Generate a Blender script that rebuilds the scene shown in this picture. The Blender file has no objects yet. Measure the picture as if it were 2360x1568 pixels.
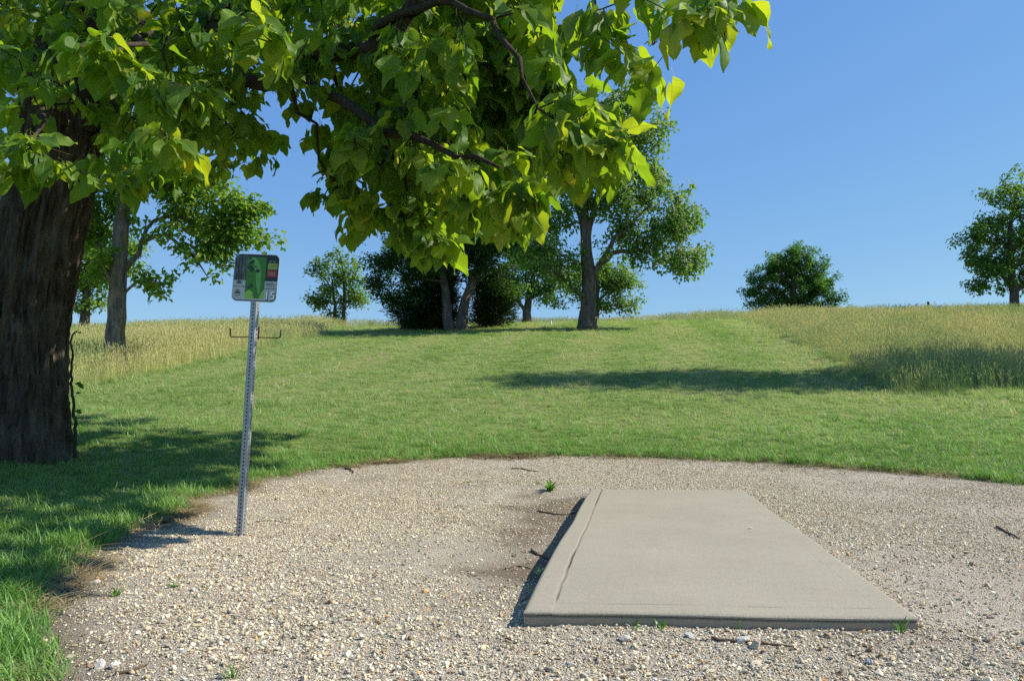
import bpy, bmesh, math, random
import numpy as np
from mathutils import Vector, Matrix

SC = bpy.context.scene
COL = SC.collection
R = math.radians

# ------------------------------------------------------------------ camera
W, H, F = 2360.0, 1568.0, 1800.0
EYE = 0.82
PITCH = R(5.36)
cam_d = bpy.data.cameras.new('camera')
cam_d.sensor_width = 36.0
cam_d.lens = 36.0 * F / W
cam_d.clip_start = 0.05
cam_d.clip_end = 3000
cam = bpy.data.objects.new('camera', cam_d)
cam.location = (0, 0, EYE)
cam.rotation_euler = (R(90) + PITCH, 0, 0)
COL.objects.link(cam)
SC.camera = cam

# ------------------------------------------------------------------ light
SUN_EL, SUN_AZ = 40.0, 1.0          # azimuth measured from +X towards +Y
w = bpy.data.worlds.new('World')
SC.world = w
w.use_nodes = True
nt = w.node_tree
sky = nt.nodes.new('ShaderNodeTexSky')
sky.sky_type = 'NISHITA'
sky.sun_disc = False
sky.sun_elevation = R(SUN_EL)
sky.sun_rotation = R(90 - SUN_AZ)
sky.altitude = 0
sky.air_density = 1.0
sky.dust_density = 0.0
sky.ozone_density = 1.5
bg = nt.nodes['Background']
bg.inputs['Strength'].default_value = 0.10
# colour response of the clear sky, the same over the whole dome
sep = nt.nodes.new('ShaderNodeSeparateColor')
cmb = nt.nodes.new('ShaderNodeCombineColor')
nt.links.new(sky.outputs[0], sep.inputs[0])
for ch, g_, k_ in ((0, .77, .76), (1, .615, 1.34), (2, .25, 3.42)):
    pw = nt.nodes.new('ShaderNodeMath')
    pw.operation = 'POWER'
    pw.inputs[1].default_value = g_
    ml = nt.nodes.new('ShaderNodeMath')
    ml.operation = 'MULTIPLY'
    ml.inputs[1].default_value = k_
    nt.links.new(sep.outputs[ch], pw.inputs[0])
    nt.links.new(pw.outputs[0], ml.inputs[0])
    nt.links.new(ml.outputs[0], cmb.inputs[ch])
nt.links.new(cmb.outputs[0], bg.inputs[0])

sd = bpy.data.lights.new('sun', 'SUN')
sd.energy = 5.0
sd.angle = R(0.53)
sd.color = (1.0, 0.93, 0.82)
sun = bpy.data.objects.new('sun', sd)
sdir = Vector((math.cos(R(SUN_EL)) * math.cos(R(SUN_AZ)), math.cos(R(SUN_EL)) * math.sin(R(SUN_AZ)), math.sin(R(SUN_EL))))
sun.rotation_euler = sdir.to_track_quat('Z', 'Y').to_euler()
sun.location = (20, 5, 20)
COL.objects.link(sun)

SC.view_settings.view_transform = 'Standard'
SC.view_settings.look = 'None'
SC.view_settings.exposure = 0.62
SC.view_settings.gamma = 1.0
SC.cycles.max_bounces = 8
SC.cycles.diffuse_bounces = 3
SC.cycles.transmission_bounces = 5
SC.cycles.use_denoising = False

# ------------------------------------------------------------------ helpers
rng = np.random.default_rng(15)
FW = np.array([0, math.cos(PITCH), math.sin(PITCH)])
UP = np.array([0, -math.sin(PITCH), math.cos(PITCH)])
RT = np.array([1.0, 0, 0])
EYEV = np.array([0, 0, EYE])


def ray(px, py):
    return FW + RT * ((px - W / 2) / F) + UP * (-(py - H / 2) / F)


def at(px, py, y):
    d = ray(px, py)
    return EYEV + d * (y / d[1])


def sstep(a, b, x):
    t = np.clip((np.asarray(x, float) - a) / (b - a), 0, 1)
    return t * t * (3 - 2 * t)


def _hash(ix, iy, iz, seed):
    h = (ix.astype(np.int64) * 374761393 + iy.astype(np.int64) * 668265263 + iz.astype(np.int64) * 1274126177 + seed * 974634777) & 0xFFFFFFFF
    h = ((h ^ (h >> 13)) * 1274126177) & 0xFFFFFFFF
    h = ((h ^ (h >> 16)) * 2246822519) & 0xFFFFFFFF
    return ((h ^ (h >> 15)) & 0xFFFFFF) / float(0xFFFFFF)


def noise3(x, y, z, seed=0):
    """smooth value noise, -1..1"""
    x, y, z = np.broadcast_arrays(np.asarray(x, float), np.asarray(y, float), np.asarray(z, float))
    ix, iy, iz = np.floor(x), np.floor(y), np.floor(z)
    fx, fy, fz = x - ix, y - iy, z - iz
    fx, fy, fz = [f * f * (3 - 2 * f) for f in (fx, fy, fz)]
    out = 0
    for a in (0, 1):
        for b in (0, 1):
            for c in (0, 1):
                wgt = (fx if a else 1 - fx) * (fy if b else 1 - fy) * (fz if c else 1 - fz)
                out = out + wgt * _hash(ix + a, iy + b, iz + c, seed)
    return out * 2 - 1


def fbm(x, y, z=0.0, seed=0, oct=4):
    s, a, t = 0, 1.0, 0
    for o in range(oct):
        s = s + a * noise3(np.asarray(x) * 2 ** o, np.asarray(y) * 2 ** o, np.asarray(z) * 2 ** o, seed + o * 17)
        t += a
        a *= 0.5
    return s / t


def pchip(xs, ys, x):
    xs, ys = np.array(xs, float), np.array(ys, float)
    h = np.diff(xs)
    d = np.diff(ys) / h
    m = np.zeros_like(xs)
    m[1:-1] = np.where(d[:-1] * d[1:] > 0, 2 * d[:-1] * d[1:] / np.where(d[:-1] + d[1:] == 0, 1, d[:-1] + d[1:]), 0)
    m[0], m[-1] = d[0], d[-1]
    x = np.clip(x, xs[0], xs[-1])
    i = np.clip(np.searchsorted(xs, x) - 1, 0, len(h) - 1)
    t = (x - xs[i]) / h[i]
    t2, t3 = t * t, t * t * t
    return (2 * t3 - 3 * t2 + 1) * ys[i] + (t3 - 2 * t2 + t) * h[i] * m[i] + (-2 * t3 + 3 * t2) * ys[i + 1] + (t3 - t2) * h[i] * m[i + 1]


PY = [-700, -5, 0, 5.5, 7.5, 9, 10.5, 12, 15, 20, 25, 30, 36, 42, 48, 55, 70, 100, 300, 900]
PZ = [-6, -.02, 0, 0, .02, .09, .22, .42, .86, 1.72, 2.66, 3.64, 4.68, 5.60, 6.32, 6.85, 7.3, 7.6, 6.5, 0.0]


def base_h(x, y):
    x = np.asarray(x, float)
    y = np.asarray(y, float)
    z = pchip(PY, PZ, y)
    left = np.log1p(np.exp((-x - 2.2) * 2)) / 2
    left = np.minimum(left, 14)
    z = z + 0.055 * left * sstep(3.0, 6.5, y) * (1 - sstep(10, 17, y))
    z = z - 0.03 * np.clip(-x, 0, 40) * sstep(14, 36, y) * (1 - sstep(80, 200, y))
    z = z + 0.012 * np.clip(x, 0, 40) * sstep(14, 36, y) * (1 - sstep(80, 200, y))
    z = z + 0.05 * fbm(x * .35, y * .35, 0, 5, 3) * sstep(8, 16, y)
    return z


def ground_at(px, py, hf=base_h):
    d = ray(px, py)
    t0 = 1.2
    prev = None
    t = t0
    while t < 120:
        p = EYEV + d * t
        g = float(hf(p[0], p[1]))
        if p[2] < g:
            lo, hi = prev, t
            for _ in range(24):
                m = (lo + hi) / 2
                p = EYEV + d * m
                if p[2] < float(hf(p[0], p[1])):
                    hi = m
                else:
                    lo = m
            p = EYEV + d * hi
            return np.array([p[0], p[1], float(hf(p[0], p[1]))])
        prev = t
        t += 0.05 if t < 15 else 0.2
    return EYEV + d * 45


# gravel outline in plan
_g = [(150, 1566), (105, 1490), (95, 1410), (160, 1310), (250, 1250), (410, 1185), (440, 1150), (505, 1138), (600, 1108), (700, 1087), (850, 1066),
      (1000, 1056), (1180, 1051), (1500, 1054), (1800, 1068), (2000, 1082), (2200, 1100), (2360, 1118)]
GP = [ground_at(*p)[:2] for p in _g]
GP = np.array([(-1.75, 0.4), (-1.72, 1.6)] + [tuple(p) for p in GP] + [(8.2, 6.8), (9.3, 4.5), (9.0, 0.4)])


def sdf_poly(x, y, P):
    x = np.asarray(x, float)
    y = np.asarray(y, float)
    d = np.full(x.shape, 1e9)
    ins = np.zeros(x.shape, bool)
    n = len(P)
    for i in range(n):
        a, b = P[i], P[(i + 1) % n]
        e = b - a
        wx, wy = x - a[0], y - a[1]
        t = np.clip((wx * e[0] + wy * e[1]) / (e @ e), 0, 1)
        d = np.minimum(d, (wx - e[0] * t) ** 2 + (wy - e[1] * t) ** 2)
        c = (a[1] > y) != (b[1] > y)
        with np.errstate(divide='ignore', invalid='ignore'):
            ins ^= c & (x < (b[0] - a[0]) * (y - a[1]) / (b[1] - a[1] if b[1] != a[1] else 1e-9) + a[0])
    d = np.sqrt(d)
    return np.where(ins, d, -d)


def sdf_gravel(x, y):
    return sdf_poly(x, y, GP) + 0.07 * fbm(np.asarray(x) * 2.2, np.asarray(y) * 2.2, 0, 31, 3)


# concrete pad corners on its top plane
PADZ = 0.085


def on_plane(px, py, z):
    d = ray(px, py)
    return EYEV + d * ((z - EYE) / d[2])


PC = [on_plane(1207, 1405, PADZ), on_plane(2118, 1421, PADZ), on_plane(1712, 1128, PADZ), on_plane(1364, 1126, PADZ)]   # NL NR FR FL
PADP = np.array([c[:2] for c in PC])


def sdf_pad(x, y):
    return sdf_poly(x, y, PADP)


def left_worn(x, y):
    """0..1: bare, washed-out soil along the pad's left side"""
    a, b = PADP[0], PADP[3]
    e = b - a
    L = np.linalg.norm(e)
    e = e / L
    wx, wy = np.asarray(x, float) - a[0], np.asarray(y, float) - a[1]
    s = (wx * e[0] + wy * e[1]) / L
    dl = -(wx * e[1] - wy * e[0])
    return sstep(-.05, .25, s) * (1 - sstep(.95, 1.12, s)) * sstep(-.3, 0, dl) * (1 - sstep(.15 + .35 * s, .75 + .35 * s, dl))


def gravel_h(x, y):
    x = np.asarray(x, float)
    y = np.asarray(y, float)
    z = base_h(x, y) + 0.010 * fbm(x * 1.7, y * 1.7, 0, 41, 3) + 0.006 * fbm(x * 9, y * 9, 0, 43, 2)
    z = z - 0.035 * left_worn(x, y)
    dp = -sdf_pad(x, y)
    z = z + 0.036 * np.exp(-np.clip(dp, 0, 5) / .9) * (1 - .75 * left_worn(x, y)) * sstep(6.5, 4.5, y)
    return z


def turf_h(x, y):
    s = sdf_gravel(x, y)
    return base_h(x, y) - 0.05 + 0.085 * sstep(0.10, -0.12, s) + 0.012 * fbm(np.asarray(x) * 1.5, np.asarray(y) * 1.5, 0, 51, 3)


# mown / tall boundaries in plan
_r = [ground_at(2055, 912)[:2], ground_at(1985, 868)[:2], ground_at(1900, 822)[:2], ground_at(1810, 772)[:2], np.array([13.6, 45.0]), np.array([14.6, 49.0])]
_rr = [np.array([60, 49.0]), np.array([60, 16.5]), ground_at(2500, 905)[:2], ground_at(2340, 905)[:2], ground_at(2200, 912)[:2]]
TALL_R = np.array(_r + _rr)
_l = [np.array([-40, 15.0]), ground_at(40, 925)[:2], ground_at(170, 902)[:2], ground_at(400, 852)[:2], ground_at(560, 814)[:2], ground_at(690, 790)[:2]]
TALL_L = np.array(_l + [np.array([-8.6, 36.0]), np.array([-10.0, 44.0]), np.array([-10.6, 50.0]), np.array([-60, 50.0])])


def crest_line(x):
    return 47.5 + 1.2 * np.sin(np.asarray(x) * .23) - 2.0 * sstep(2, 13, x) + 1.5 * sstep(-2, -9, x)


def sdf_tall(x, y):
    a = np.maximum(sdf_poly(x, y, TALL_R), sdf_poly(x, y, TALL_L))
    b = np.asarray(y) - crest_line(x)
    return np.maximum(a, b) + 0.14 * fbm(np.asarray(x) * .8, np.asarray(y) * .8, 0, 61, 2)


# ------------------------------------------------------------------ mesh + object helpers
def mesh_np(name, verts, faces, mats=(), smooth=True, attrs=None, uv=None, mat_idx=None):
    """faces: an (n,k) array or a list of such arrays"""
    me = bpy.data.meshes.new(name)
    verts = np.asarray(verts, np.float32)
    fl = faces if isinstance(faces, list) else [faces]
    fl = [np.asarray(f, np.int32) for f in fl if len(f)]
    tot = np.concatenate([np.full(len(f), f.shape[1], np.int32) for f in fl])
    idx = np.concatenate([f.ravel() for f in fl])
    me.vertices.add(len(verts))
    me.vertices.foreach_set('co', verts.ravel())
    me.loops.add(len(idx))
    me.loops.foreach_set('vertex_index', idx)
    me.polygons.add(len(tot))
    st = np.concatenate([[0], np.cumsum(tot)[:-1]]).astype(np.int32)
    me.polygons.foreach_set('loop_start', st)
    me.polygons.foreach_set('loop_total', tot)
    me.polygons.foreach_set('use_smooth', np.full(len(tot), smooth, bool))
    if mat_idx is not None:
        me.polygons.foreach_set('material_index', np.asarray(mat_idx, np.int32))
    for m in mats:
        me.materials.append(m)
    for k, v in (attrs or {}).items():
        v = np.asarray(v, np.float32)
        if v.ndim == 1:
            a = me.attributes.new(k, 'FLOAT', 'POINT')
            a.data.foreach_set('value', v)
        elif v.shape[1] == 3:
            a = me.attributes.new(k, 'FLOAT_VECTOR', 'POINT')
            a.data.foreach_set('vector', v.ravel())
        elif v.shape[1] == 4:
            a = me.attributes.new(k, 'FLOAT_COLOR', 'POINT')
            a.data.foreach_set('color', v.ravel())
    me.update(calc_edges=True)
    return me


def link(name, data, parent=None, loc=(0, 0, 0), rot=(0, 0, 0)):
    o = bpy.data.objects.new(name, data)
    o.location = loc
    o.rotation_euler = rot
    if parent is not None:
        o.parent = parent
    COL.objects.link(o)
    return o


def tag(o, label=None, cat=None, group=None, kind=None):
    for k, v in (('label', label), ('category', cat), ('group', group), ('kind', kind)):
        if v:
            o[k] = v
    return o


def grid_faces(nr, nc):
    i = np.arange(nr - 1)[:, None] * nc + np.arange(nc - 1)[None, :]
    return np.stack([i, i + 1, i + nc + 1, i + nc], -1).reshape(-1, 4)


# ------------------------------------------------------------------ material helpers
class NT:
    def __init__(self, name):
        self.m = bpy.data.materials.new(name)
        self.m.use_nodes = True
        self.t = self.m.node_tree
        self.t.nodes.clear()
        self.out = self.n('ShaderNodeOutputMaterial')

    def n(self, kind, **kw):
        x = self.t.nodes.new(kind)
        for k, v in kw.items():
            setattr(x, k, v)
        return x

    def set(self, node, **kw):
        for k, v in kw.items():
            node.inputs[k.replace('_', ' ')].default_value = v
        return node

    def l(self, a, b):
        self.t.links.new(a, b)

    def noise(self, scale, detail=4, rough=.55, coord=None, dist=0):
        x = self.n('ShaderNodeTexNoise')
        self.set(x, Scale=scale, Detail=detail, Roughness=rough, Distortion=dist)
        if coord is not None:
            self.l(coord, x.inputs['Vector'])
        return x.outputs[0]

    def voronoi(self, scale, coord=None, feature='F1', rnd=1.0):
        x = self.n('ShaderNodeTexVoronoi', feature=feature)
        self.set(x, Scale=scale, Randomness=rnd)
        if coord is not None:
            self.l(coord, x.inputs['Vector'])
        return x

    def ramp(self, fac, stops):
        x = self.n('ShaderNodeValToRGB')
        el = x.color_ramp.elements
        while len(el) < len(stops):
            el.new(0.5)
        for e, (p, c) in zip(el, stops):
            e.position = p
            e.color = (*c, 1) if len(c) == 3 else c
        self.l(fac, x.inputs[0])
        return x.outputs[0]

    def mix(self, fac, a, b, mode='MIX'):
        x = self.n('ShaderNodeMix', data_type='RGBA', blend_type=mode)
        for s, v in ((0, fac), (6, a), (7, b)):
            if isinstance(v, (int, float)):
                x.inputs[s].default_value = v
            elif isinstance(v, tuple):
                x.inputs[s].default_value = (*v, 1) if len(v) == 3 else v
            else:
                self.l(v, x.inputs[s])
        return x.outputs[2]

    def math(self, op, a, b=None, clamp=False):
        x = self.n('ShaderNodeMath', operation=op, use_clamp=clamp)
        for s, v in ((0, a), (1, b)):
            if v is None:
                continue
            if isinstance(v, (int, float)):
                x.inputs[s].default_value = v
            else:
                self.l(v, x.inputs[s])
        return x.outputs[0]

    def rng(self, v, a, b, c, d):
        x = self.n('ShaderNodeMapRange')
        for s, q in zip((1, 2, 3, 4), (a, b, c, d)):
            x.inputs[s].default_value = q
        self.l(v, x.inputs[0])
        return x.outputs[0]

    def attr(self, name, kind='GEOMETRY'):
        return self.n('ShaderNodeAttribute', attribute_name=name, attribute_type=kind)

    def obj(self):
        return self.n('ShaderNodeTexCoord').outputs['Object']

    def pos(self):
        return self.n('ShaderNodeNewGeometry').outputs['Position']

    def bump(self, h, strength=.5, dist=.01, normal=None):
        x = self.n('ShaderNodeBump')
        self.set(x, Strength=strength, Distance=dist)
        self.l(h, x.inputs['Height'])
        if normal is not None:
            self.l(normal, x.inputs['Normal'])
        return x.outputs[0]

    def pbsdf(self, color, rough=.8, spec=.3, metal=0.0, normal=None):
        x = self.n('ShaderNodeBsdfPrincipled')
        for key, v in (('Base Color', color), ('Roughness', rough), ('Specular IOR Level', spec), ('Metallic', metal)):
            if isinstance(v, tuple):
                x.inputs[key].default_value = (*v, 1)
            elif isinstance(v, (int, float)):
                x.inputs[key].default_value = v
            else:
                self.l(v, x.inputs[key])
        if normal is not None:
            self.l(normal, x.inputs['Normal'])
        return x.outputs[0]

    def done(self, shader):
        self.l(shader, self.out.inputs[0])
        return self.m

    def leafy(self, color, tcolor, fac=.4, rough=.5, spec=.3, normal=None):
        p = self.pbsdf(color, rough, spec, 0, normal)
        t = self.n('ShaderNodeBsdfTranslucent')
        if isinstance(tcolor, tuple):
            t.inputs[0].default_value = (*tcolor, 1)
        else:
            self.l(tcolor, t.inputs[0])
        mx = self.n('ShaderNodeMixShader')
        mx.inputs[0].default_value = fac
        self.l(p, mx.inputs[1])
        self.l(t.outputs[0], mx.inputs[2])
        return self.done(mx.outputs[0])


def simple(name, col, rough=.7, spec=.3, metal=0.0, var=.12, scale=40):
    k = NT(name)
    n = k.noise(scale, 4, .6, k.obj())
    lo = tuple(c * (1 - var) for c in col)
    hi = tuple(min(1, c * (1 + var)) for c in col)
    c = k.ramp(n, [(.3, lo), (.7, hi)])
    return k.done(k.pbsdf(c, rough, spec, metal))


# soil + thatch under the grass
def m_turf():
    k = NT('turf_soil')
    p = k.pos()
    big = k.noise(.35, 3, .5, p)
    fine = k.noise(60, 3, .7, p)
    mid = k.noise(6, 4, .6, p)
    tall = k.attr('tall').outputs['Fac']
    green = k.ramp(fine, [(.25, (.085, .13, .03)), (.5, (.16, .225, .06)), (.75, (.25, .31, .105))])
    tan = k.ramp(fine, [(.25, (.12, .15, .05)), (.5, (.21, .23, .09)), (.8, (.30, .31, .14))])
    c = k.mix(k.rng(mid, .35, .75, 0, .45), green, (.20, .21, .08))
    c = k.mix(k.rng(big, .4, .65, 0, .3), c, (.23, .25, .09))
    c = k.mix(tall, c, tan)
    edge = k.attr('edge').outputs['Fac']
    c = k.mix(edge, c, k.ramp(fine, [(.3, (.09, .065, .04)), (.7, (.22, .17, .105))]))
    nb = k.bump(fine, .8, .03)
    return k.done(k.pbsdf(c, .95, .1, 0, nb))


def m_gravel_sheet():
    k = NT('gravel_fines')
    p = k.pos()
    v1 = k.voronoi(150, p)
    v2 = k.voronoi(320, p)
    n1 = k.noise(2.2, 4, .6, p)
    n2 = k.noise(400, 2, .7, p)
    dirt = k.attr('dirt').outputs['Fac']
    cell = k.n('ShaderNodeSeparateColor')
    k.l(v1.outputs['Color'], cell.inputs[0])
    chip = k.ramp(cell.outputs[0], [(0, (.20, .165, .125)), (.25, (.42, .375, .30)), (.6, (.56, .515, .43)), (.85, (.68, .645, .57)), (1, (.40, .40, .40))])
    cell2 = k.n('ShaderNodeSeparateColor')
    k.l(v2.outputs['Color'], cell2.inputs[0])
    sand = k.ramp(cell2.outputs[1], [(0, (.27, .22, .15)), (.5, (.48, .415, .30)), (1, (.66, .59, .46))])
    c = k.mix(k.rng(n2, .35, .65, 0, 1), chip, sand)
    c = k.mix(k.rng(n1, .35, .7, 0, .35), c, (.47, .405, .31))
    soil = k.ramp(k.mix(.5, n2, k.noise(45, 4, .7, p)), [(.36, (.10, .074, .05)), (.5, (.20, .155, .11)), (.64, (.33, .27, .20))])
    dn = k.math('ADD', dirt, k.rng(k.noise(1.1, 5, .65, p), .46, .72, -.15, .60), True)
    c = k.mix(k.math('MULTIPLY', dn, .93), c, soil)
    h = k.math('ADD', k.math('MULTIPLY', v1.outputs[0], -1.0), k.math('MULTIPLY', v2.outputs[0], -.5))
    nb = k.bump(h, .9, .012)
    return k.done(k.pbsdf(c, .9, .15, 0, nb))


def m_pebble():
    k = NT('crushed_limestone')
    a = k.attr('col', 'INSTANCER').outputs['Color']
    n = k.noise(55, 3, .6, k.pos())
    c = k.mix(k.rng(n, .35, .75, 0, .28), a, (.36, .28, .19))
    nb = k.bump(k.noise(300, 2, .6, k.pos()), .35, .003)
    return k.done(k.pbsdf(c, .85, .2, 0, nb))


def m_stone(name, col):
    k = NT(name)
    n = k.noise(30, 4, .6, k.obj())
    c = k.ramp(n, [(.3, tuple(x * .75 for x in col)), (.7, col)])
    return k.done(k.pbsdf(c, .85, .2, 0, k.bump(k.noise(120, 3, .6, k.obj()), .4, .003)))


def m_concrete():
    k = NT('concrete')
    p = k.pos()
    big = k.noise(1.3, 5, .6, p)
    mid = k.noise(9, 5, .65, p)
    fine = k.noise(220, 3, .7, p)
    c = k.ramp(big, [(.3, (.280, .258, .190)), (.5, (.318, .294, .218)), (.72, (.348, .322, .240))])
    c = k.mix(k.rng(mid, .42, .75, 0, .35), c, (.265, .235, .185))
    c = k.mix(k.rng(fine, .35, .65, 0, .35), c, (.20, .182, .145))
    stain = k.noise(3.2, 6, .7, p, .5)
    c = k.mix(k.rng(stain, .50, .72, 0, .45), c, (.235, .20, .15))
    gr_ = k.voronoi(420, p)
    gc = k.n('ShaderNodeSeparateColor')
    k.l(gr_.outputs['Color'], gc.inputs[0])
    c = k.mix(.34, c, k.ramp(gc.outputs[0], [(0, (.12, .10, .075)), (.5, (.30, .275, .22)), (1, (.52, .49, .41))]))
    sp = k.voronoi(38, p)
    c = k.mix(k.rng(sp.outputs[0], .05, .09, .7, 0), c, (.20, .165, .125))
    pits = k.voronoi(60, p)
    side = k.attr('side').outputs['Fac']
    c = k.mix(k.math('MULTIPLY', side, k.rng(mid, .35, .6, .15, .75)), c, (.33, .27, .185))  # sides tinted warmer in the colour, standing in for bounced light
    groove = k.attr('groove').outputs['Fac']
    c = k.mix(k.math('MULTIPLY', groove, .95), c, (.05, .042, .03))
    h = k.math('ADD', k.math('MULTIPLY', fine, .4), k.math('MULTIPLY', k.rng(pits.outputs[0], 0, .2, 0, 1), k.math('MULTIPLY', side, 1.5)))
    nb = k.bump(h, .35, .004)
    return k.done(k.pbsdf(c, .85, .2, 0, nb))


def m_bark(name, dark, light, sx=14, sz=2.2, bump=.6, lichen=None):
    k = NT(name)
    co = k.n('ShaderNodeMapping')
    k.l(k.obj(), co.inputs[0])
    co.inputs['Scale'].default_value = (sx, sx, sz)
    n = k.noise(1.0, 6, .65, co.outputs[0], .6)
    f = k.noise(60, 3, .6, k.obj())
    c = k.ramp(n, [(.3, dark), (.52, tuple((a + b) / 2 for a, b in zip(dark, light))), (.72, light)])
    c = k.mix(k.rng(f, .3, .7, 0, .3), c, dark)
    if lichen:
        b = k.noise(2.3, 3, .5, k.obj())
        c = k.mix(k.rng(b, .5, .7, 0, .55), c, lichen)
    nb = k.bump(n, bump, .05)
    return k.done(k.pbsdf(c, .95, .1, 0, nb))


def m_leaf(name, stops, tstops, fac=.42, rough=.45, spec=.35, veins=False):
    k = NT(name)
    t = k.attr('tint').outputs['Fac']
    c = k.ramp(t, stops)
    tc = k.ramp(t, tstops)
    nb = None
    if veins:
        uv = k.n('ShaderNodeSeparateXYZ')
        k.l(k.attr('uvv').outputs['Vector'], uv.inputs[0])
        au = k.math('ABSOLUTE', uv.outputs[0])
        mid = k.rng(au, .0, .035, 1, 0)
        q = k.math('SUBTRACT', uv.outputs[1], k.math('MULTIPLY', au, .55))
        fr = k.math('FRACT', k.math('MULTIPLY', q, 7.0))
        tri = k.math('ABSOLUTE', k.math('SUBTRACT', fr, .5))
        sv = k.rng(tri, .0, .07, 1, 0)
        v = k.math('MAXIMUM', mid, k.math('MULTIPLY', sv, .6))
        c = k.mix(k.math('MULTIPLY', v, .45), c, (.26, .34, .13))
        tc = k.mix(k.math('MULTIPLY', v, .5), tc, (.10, .17, .02))
        blot = k.noise(9, 3, .6, k.obj())
        c = k.mix(k.rng(blot, .6, .8, 0, .5), c, (.17, .19, .05))
        nb = k.bump(k.math('SUBTRACT', k.noise(25, 2, .5, k.obj()), v), .25, .006)
    return k.leafy(c, tc, fac, rough, spec, nb)


def m_grass(name, fac=.35, kind='INSTANCER', mul=(1, 1, 1), tmul=(1.25, 1.3, .7), rough=.45, spec=.35):
    k = NT(name)
    a = k.attr('col', kind).outputs['Color']
    c = k.mix(1.0, a, mul, 'MULTIPLY')
    tc = k.mix(1.0, a, tmul, 'MULTIPLY')
    return k.leafy(c, tc, fac, rough, spec)


M = {}
M['turf'] = m_turf()
M['gravel'] = m_gravel_sheet()
M['pebble'] = m_pebble()
M['concrete'] = m_concrete()
M['bark_big'] = m_bark('catalpa_bark', (.020, .015, .011), (.165, .135, .10), 14, 2.6, 1.0, (.13, .125, .095))
M['bark_limb'] = m_bark('limb_bark', (.026, .020, .015), (.10, .078, .058), 30, 7, .6)
M['bark_grey'] = m_bark('grey_bark', (.06, .052, .045), (.33, .29, .25), 10, 2.0, .9, (.30, .17, .06))
M['bark_far'] = m_bark('far_bark', (.045, .038, .032), (.21, .18, .15), 8, 2, .6)
G1 = [(0, (.036, .088, .012)), (.45, (.068, .148, .020)), (.8, (.125, .205, .028)), (1, (.22, .24, .035))]
T1 = [(0, (.22, .42, .012)), (.45, (.38, .58, .016)), (.8, (.58, .68, .02)), (1, (.66, .60, .03))]
M['leaf'] = m_leaf('catalpa_leaf', G1, T1, .46, .48, .20, True)
M['leaf_mid'] = m_leaf('mid_leaf', [(0, (0.048, 0.108, 0.017)), (.5, (0.096, 0.186, 0.026)), (1, (0.192, 0.276, 0.042))],
                       [(0, (0.168, 0.360, 0.014)), (.5, (0.288, 0.504, 0.024)), (1, (0.456, 0.600, 0.036))], .42, .5, .25)
M['leaf_far'] = m_leaf('far_leaf', [(0, (0.045, 0.102, 0.024)), (.5, (0.093, 0.188, 0.039)), (1, (0.188, 0.277, 0.060))],
                       [(0, (0.120, 0.285, 0.030)), (.5, (0.240, 0.450, 0.045)), (1, (0.420, 0.570, 0.060))], .36, .55, .12)
M['leaf_dark'] = m_leaf('dark_leaf', [(0, (0.024, 0.059, 0.016)), (.5, (0.049, 0.111, 0.024)), (1, (0.108, 0.182, 0.041))],
                        [(0, (0.068, 0.176, 0.020)), (.5, (0.135, 0.284, 0.027)), (1, (0.243, 0.378, 0.041))], .32, .55, .10)
M['leaf_oak'] = m_leaf('oak_leaf', [(0, (0.038, 0.099, 0.029)), (.5, (0.072, 0.160, 0.038)), (1, (0.136, 0.240, 0.051))],
                       [(0, (0.096, 0.256, 0.032)), (.5, (0.160, 0.384, 0.040)), (1, (0.288, 0.512, 0.048))], .34, .55, .12)
M['cedar'] = m_leaf('cedar_needles', [(0, (0.013, 0.029, 0.010)), (.6, (0.026, 0.058, 0.016)), (1, (0.078, 0.111, 0.026))],
                    [(0, (0.013, 0.039, 0.007)), (1, (0.078, 0.130, 0.013))], .2, .6, .2)
M['blossom'] = m_leaf('blossom', [(0, (.60, .55, .45)), (1, (.75, .72, .63))], [(0, (.55, .5, .4)), (1, (.7, .66, .55))], .35, .6, .2)
M['grass'] = m_grass('grass_blade', .38)
M['tall_leaf'] = m_grass('tall_grass_leaf', .38)
M['tall_stem'] = m_grass('tall_grass_stem', .25, mul=(1.12, 1.06, 1.0), tmul=(1.3, 1.3, .8))
M['tall_head'] = m_grass('tall_grass_seedhead', .30, mul=(1.25, 1.10, 1.2), tmul=(1.40, 1.22, 1.0), rough=.8, spec=.1)
M['straw'] = m_grass('straw', .2, tmul=(1, 1, 1), rough=.7, spec=.2)
M['weed'] = m_leaf('weed_leaf', [(0, (.04, .13, .012)), (1, (.09, .22, .025))], [(0, (.10, .34, .012)), (1, (.2, .45, .02))], .4, .4, .35)
M['twig'] = simple('dead_twig', (.12, .085, .06), .9, .1, 0, .4, 30)
M['rust'] = simple('rusty_steel', (.085, .035, .020), .8, .3, .3, .4, 60)
k_ = NT('galvanised_steel')
_n = k_.noise(18, 5, .7, k_.obj())
_v = k_.voronoi(90, k_.obj())
M['galv'] = k_.done(k_.pbsdf(k_.ramp(_n, [(.3, (.30, .31, .32)), (.7, (.46, .47, .48))]), k_.rng(_v.outputs[0], 0, 1, .38, .62), .5, .75, k_.bump(_n, .1, .002)))
M['alu'] = simple('sign_sheet_metal', (.55, .57, .56), .45, .5, .4, .12, 25)
M['white_paint'] = simple('white_paint', (.80, .80, .76), .5, .3, 0, .05, 30)
M['dark_wood'] = simple('weathered_wood', (.05, .042, .035), .9, .1, 0, .3, 40)


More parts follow.
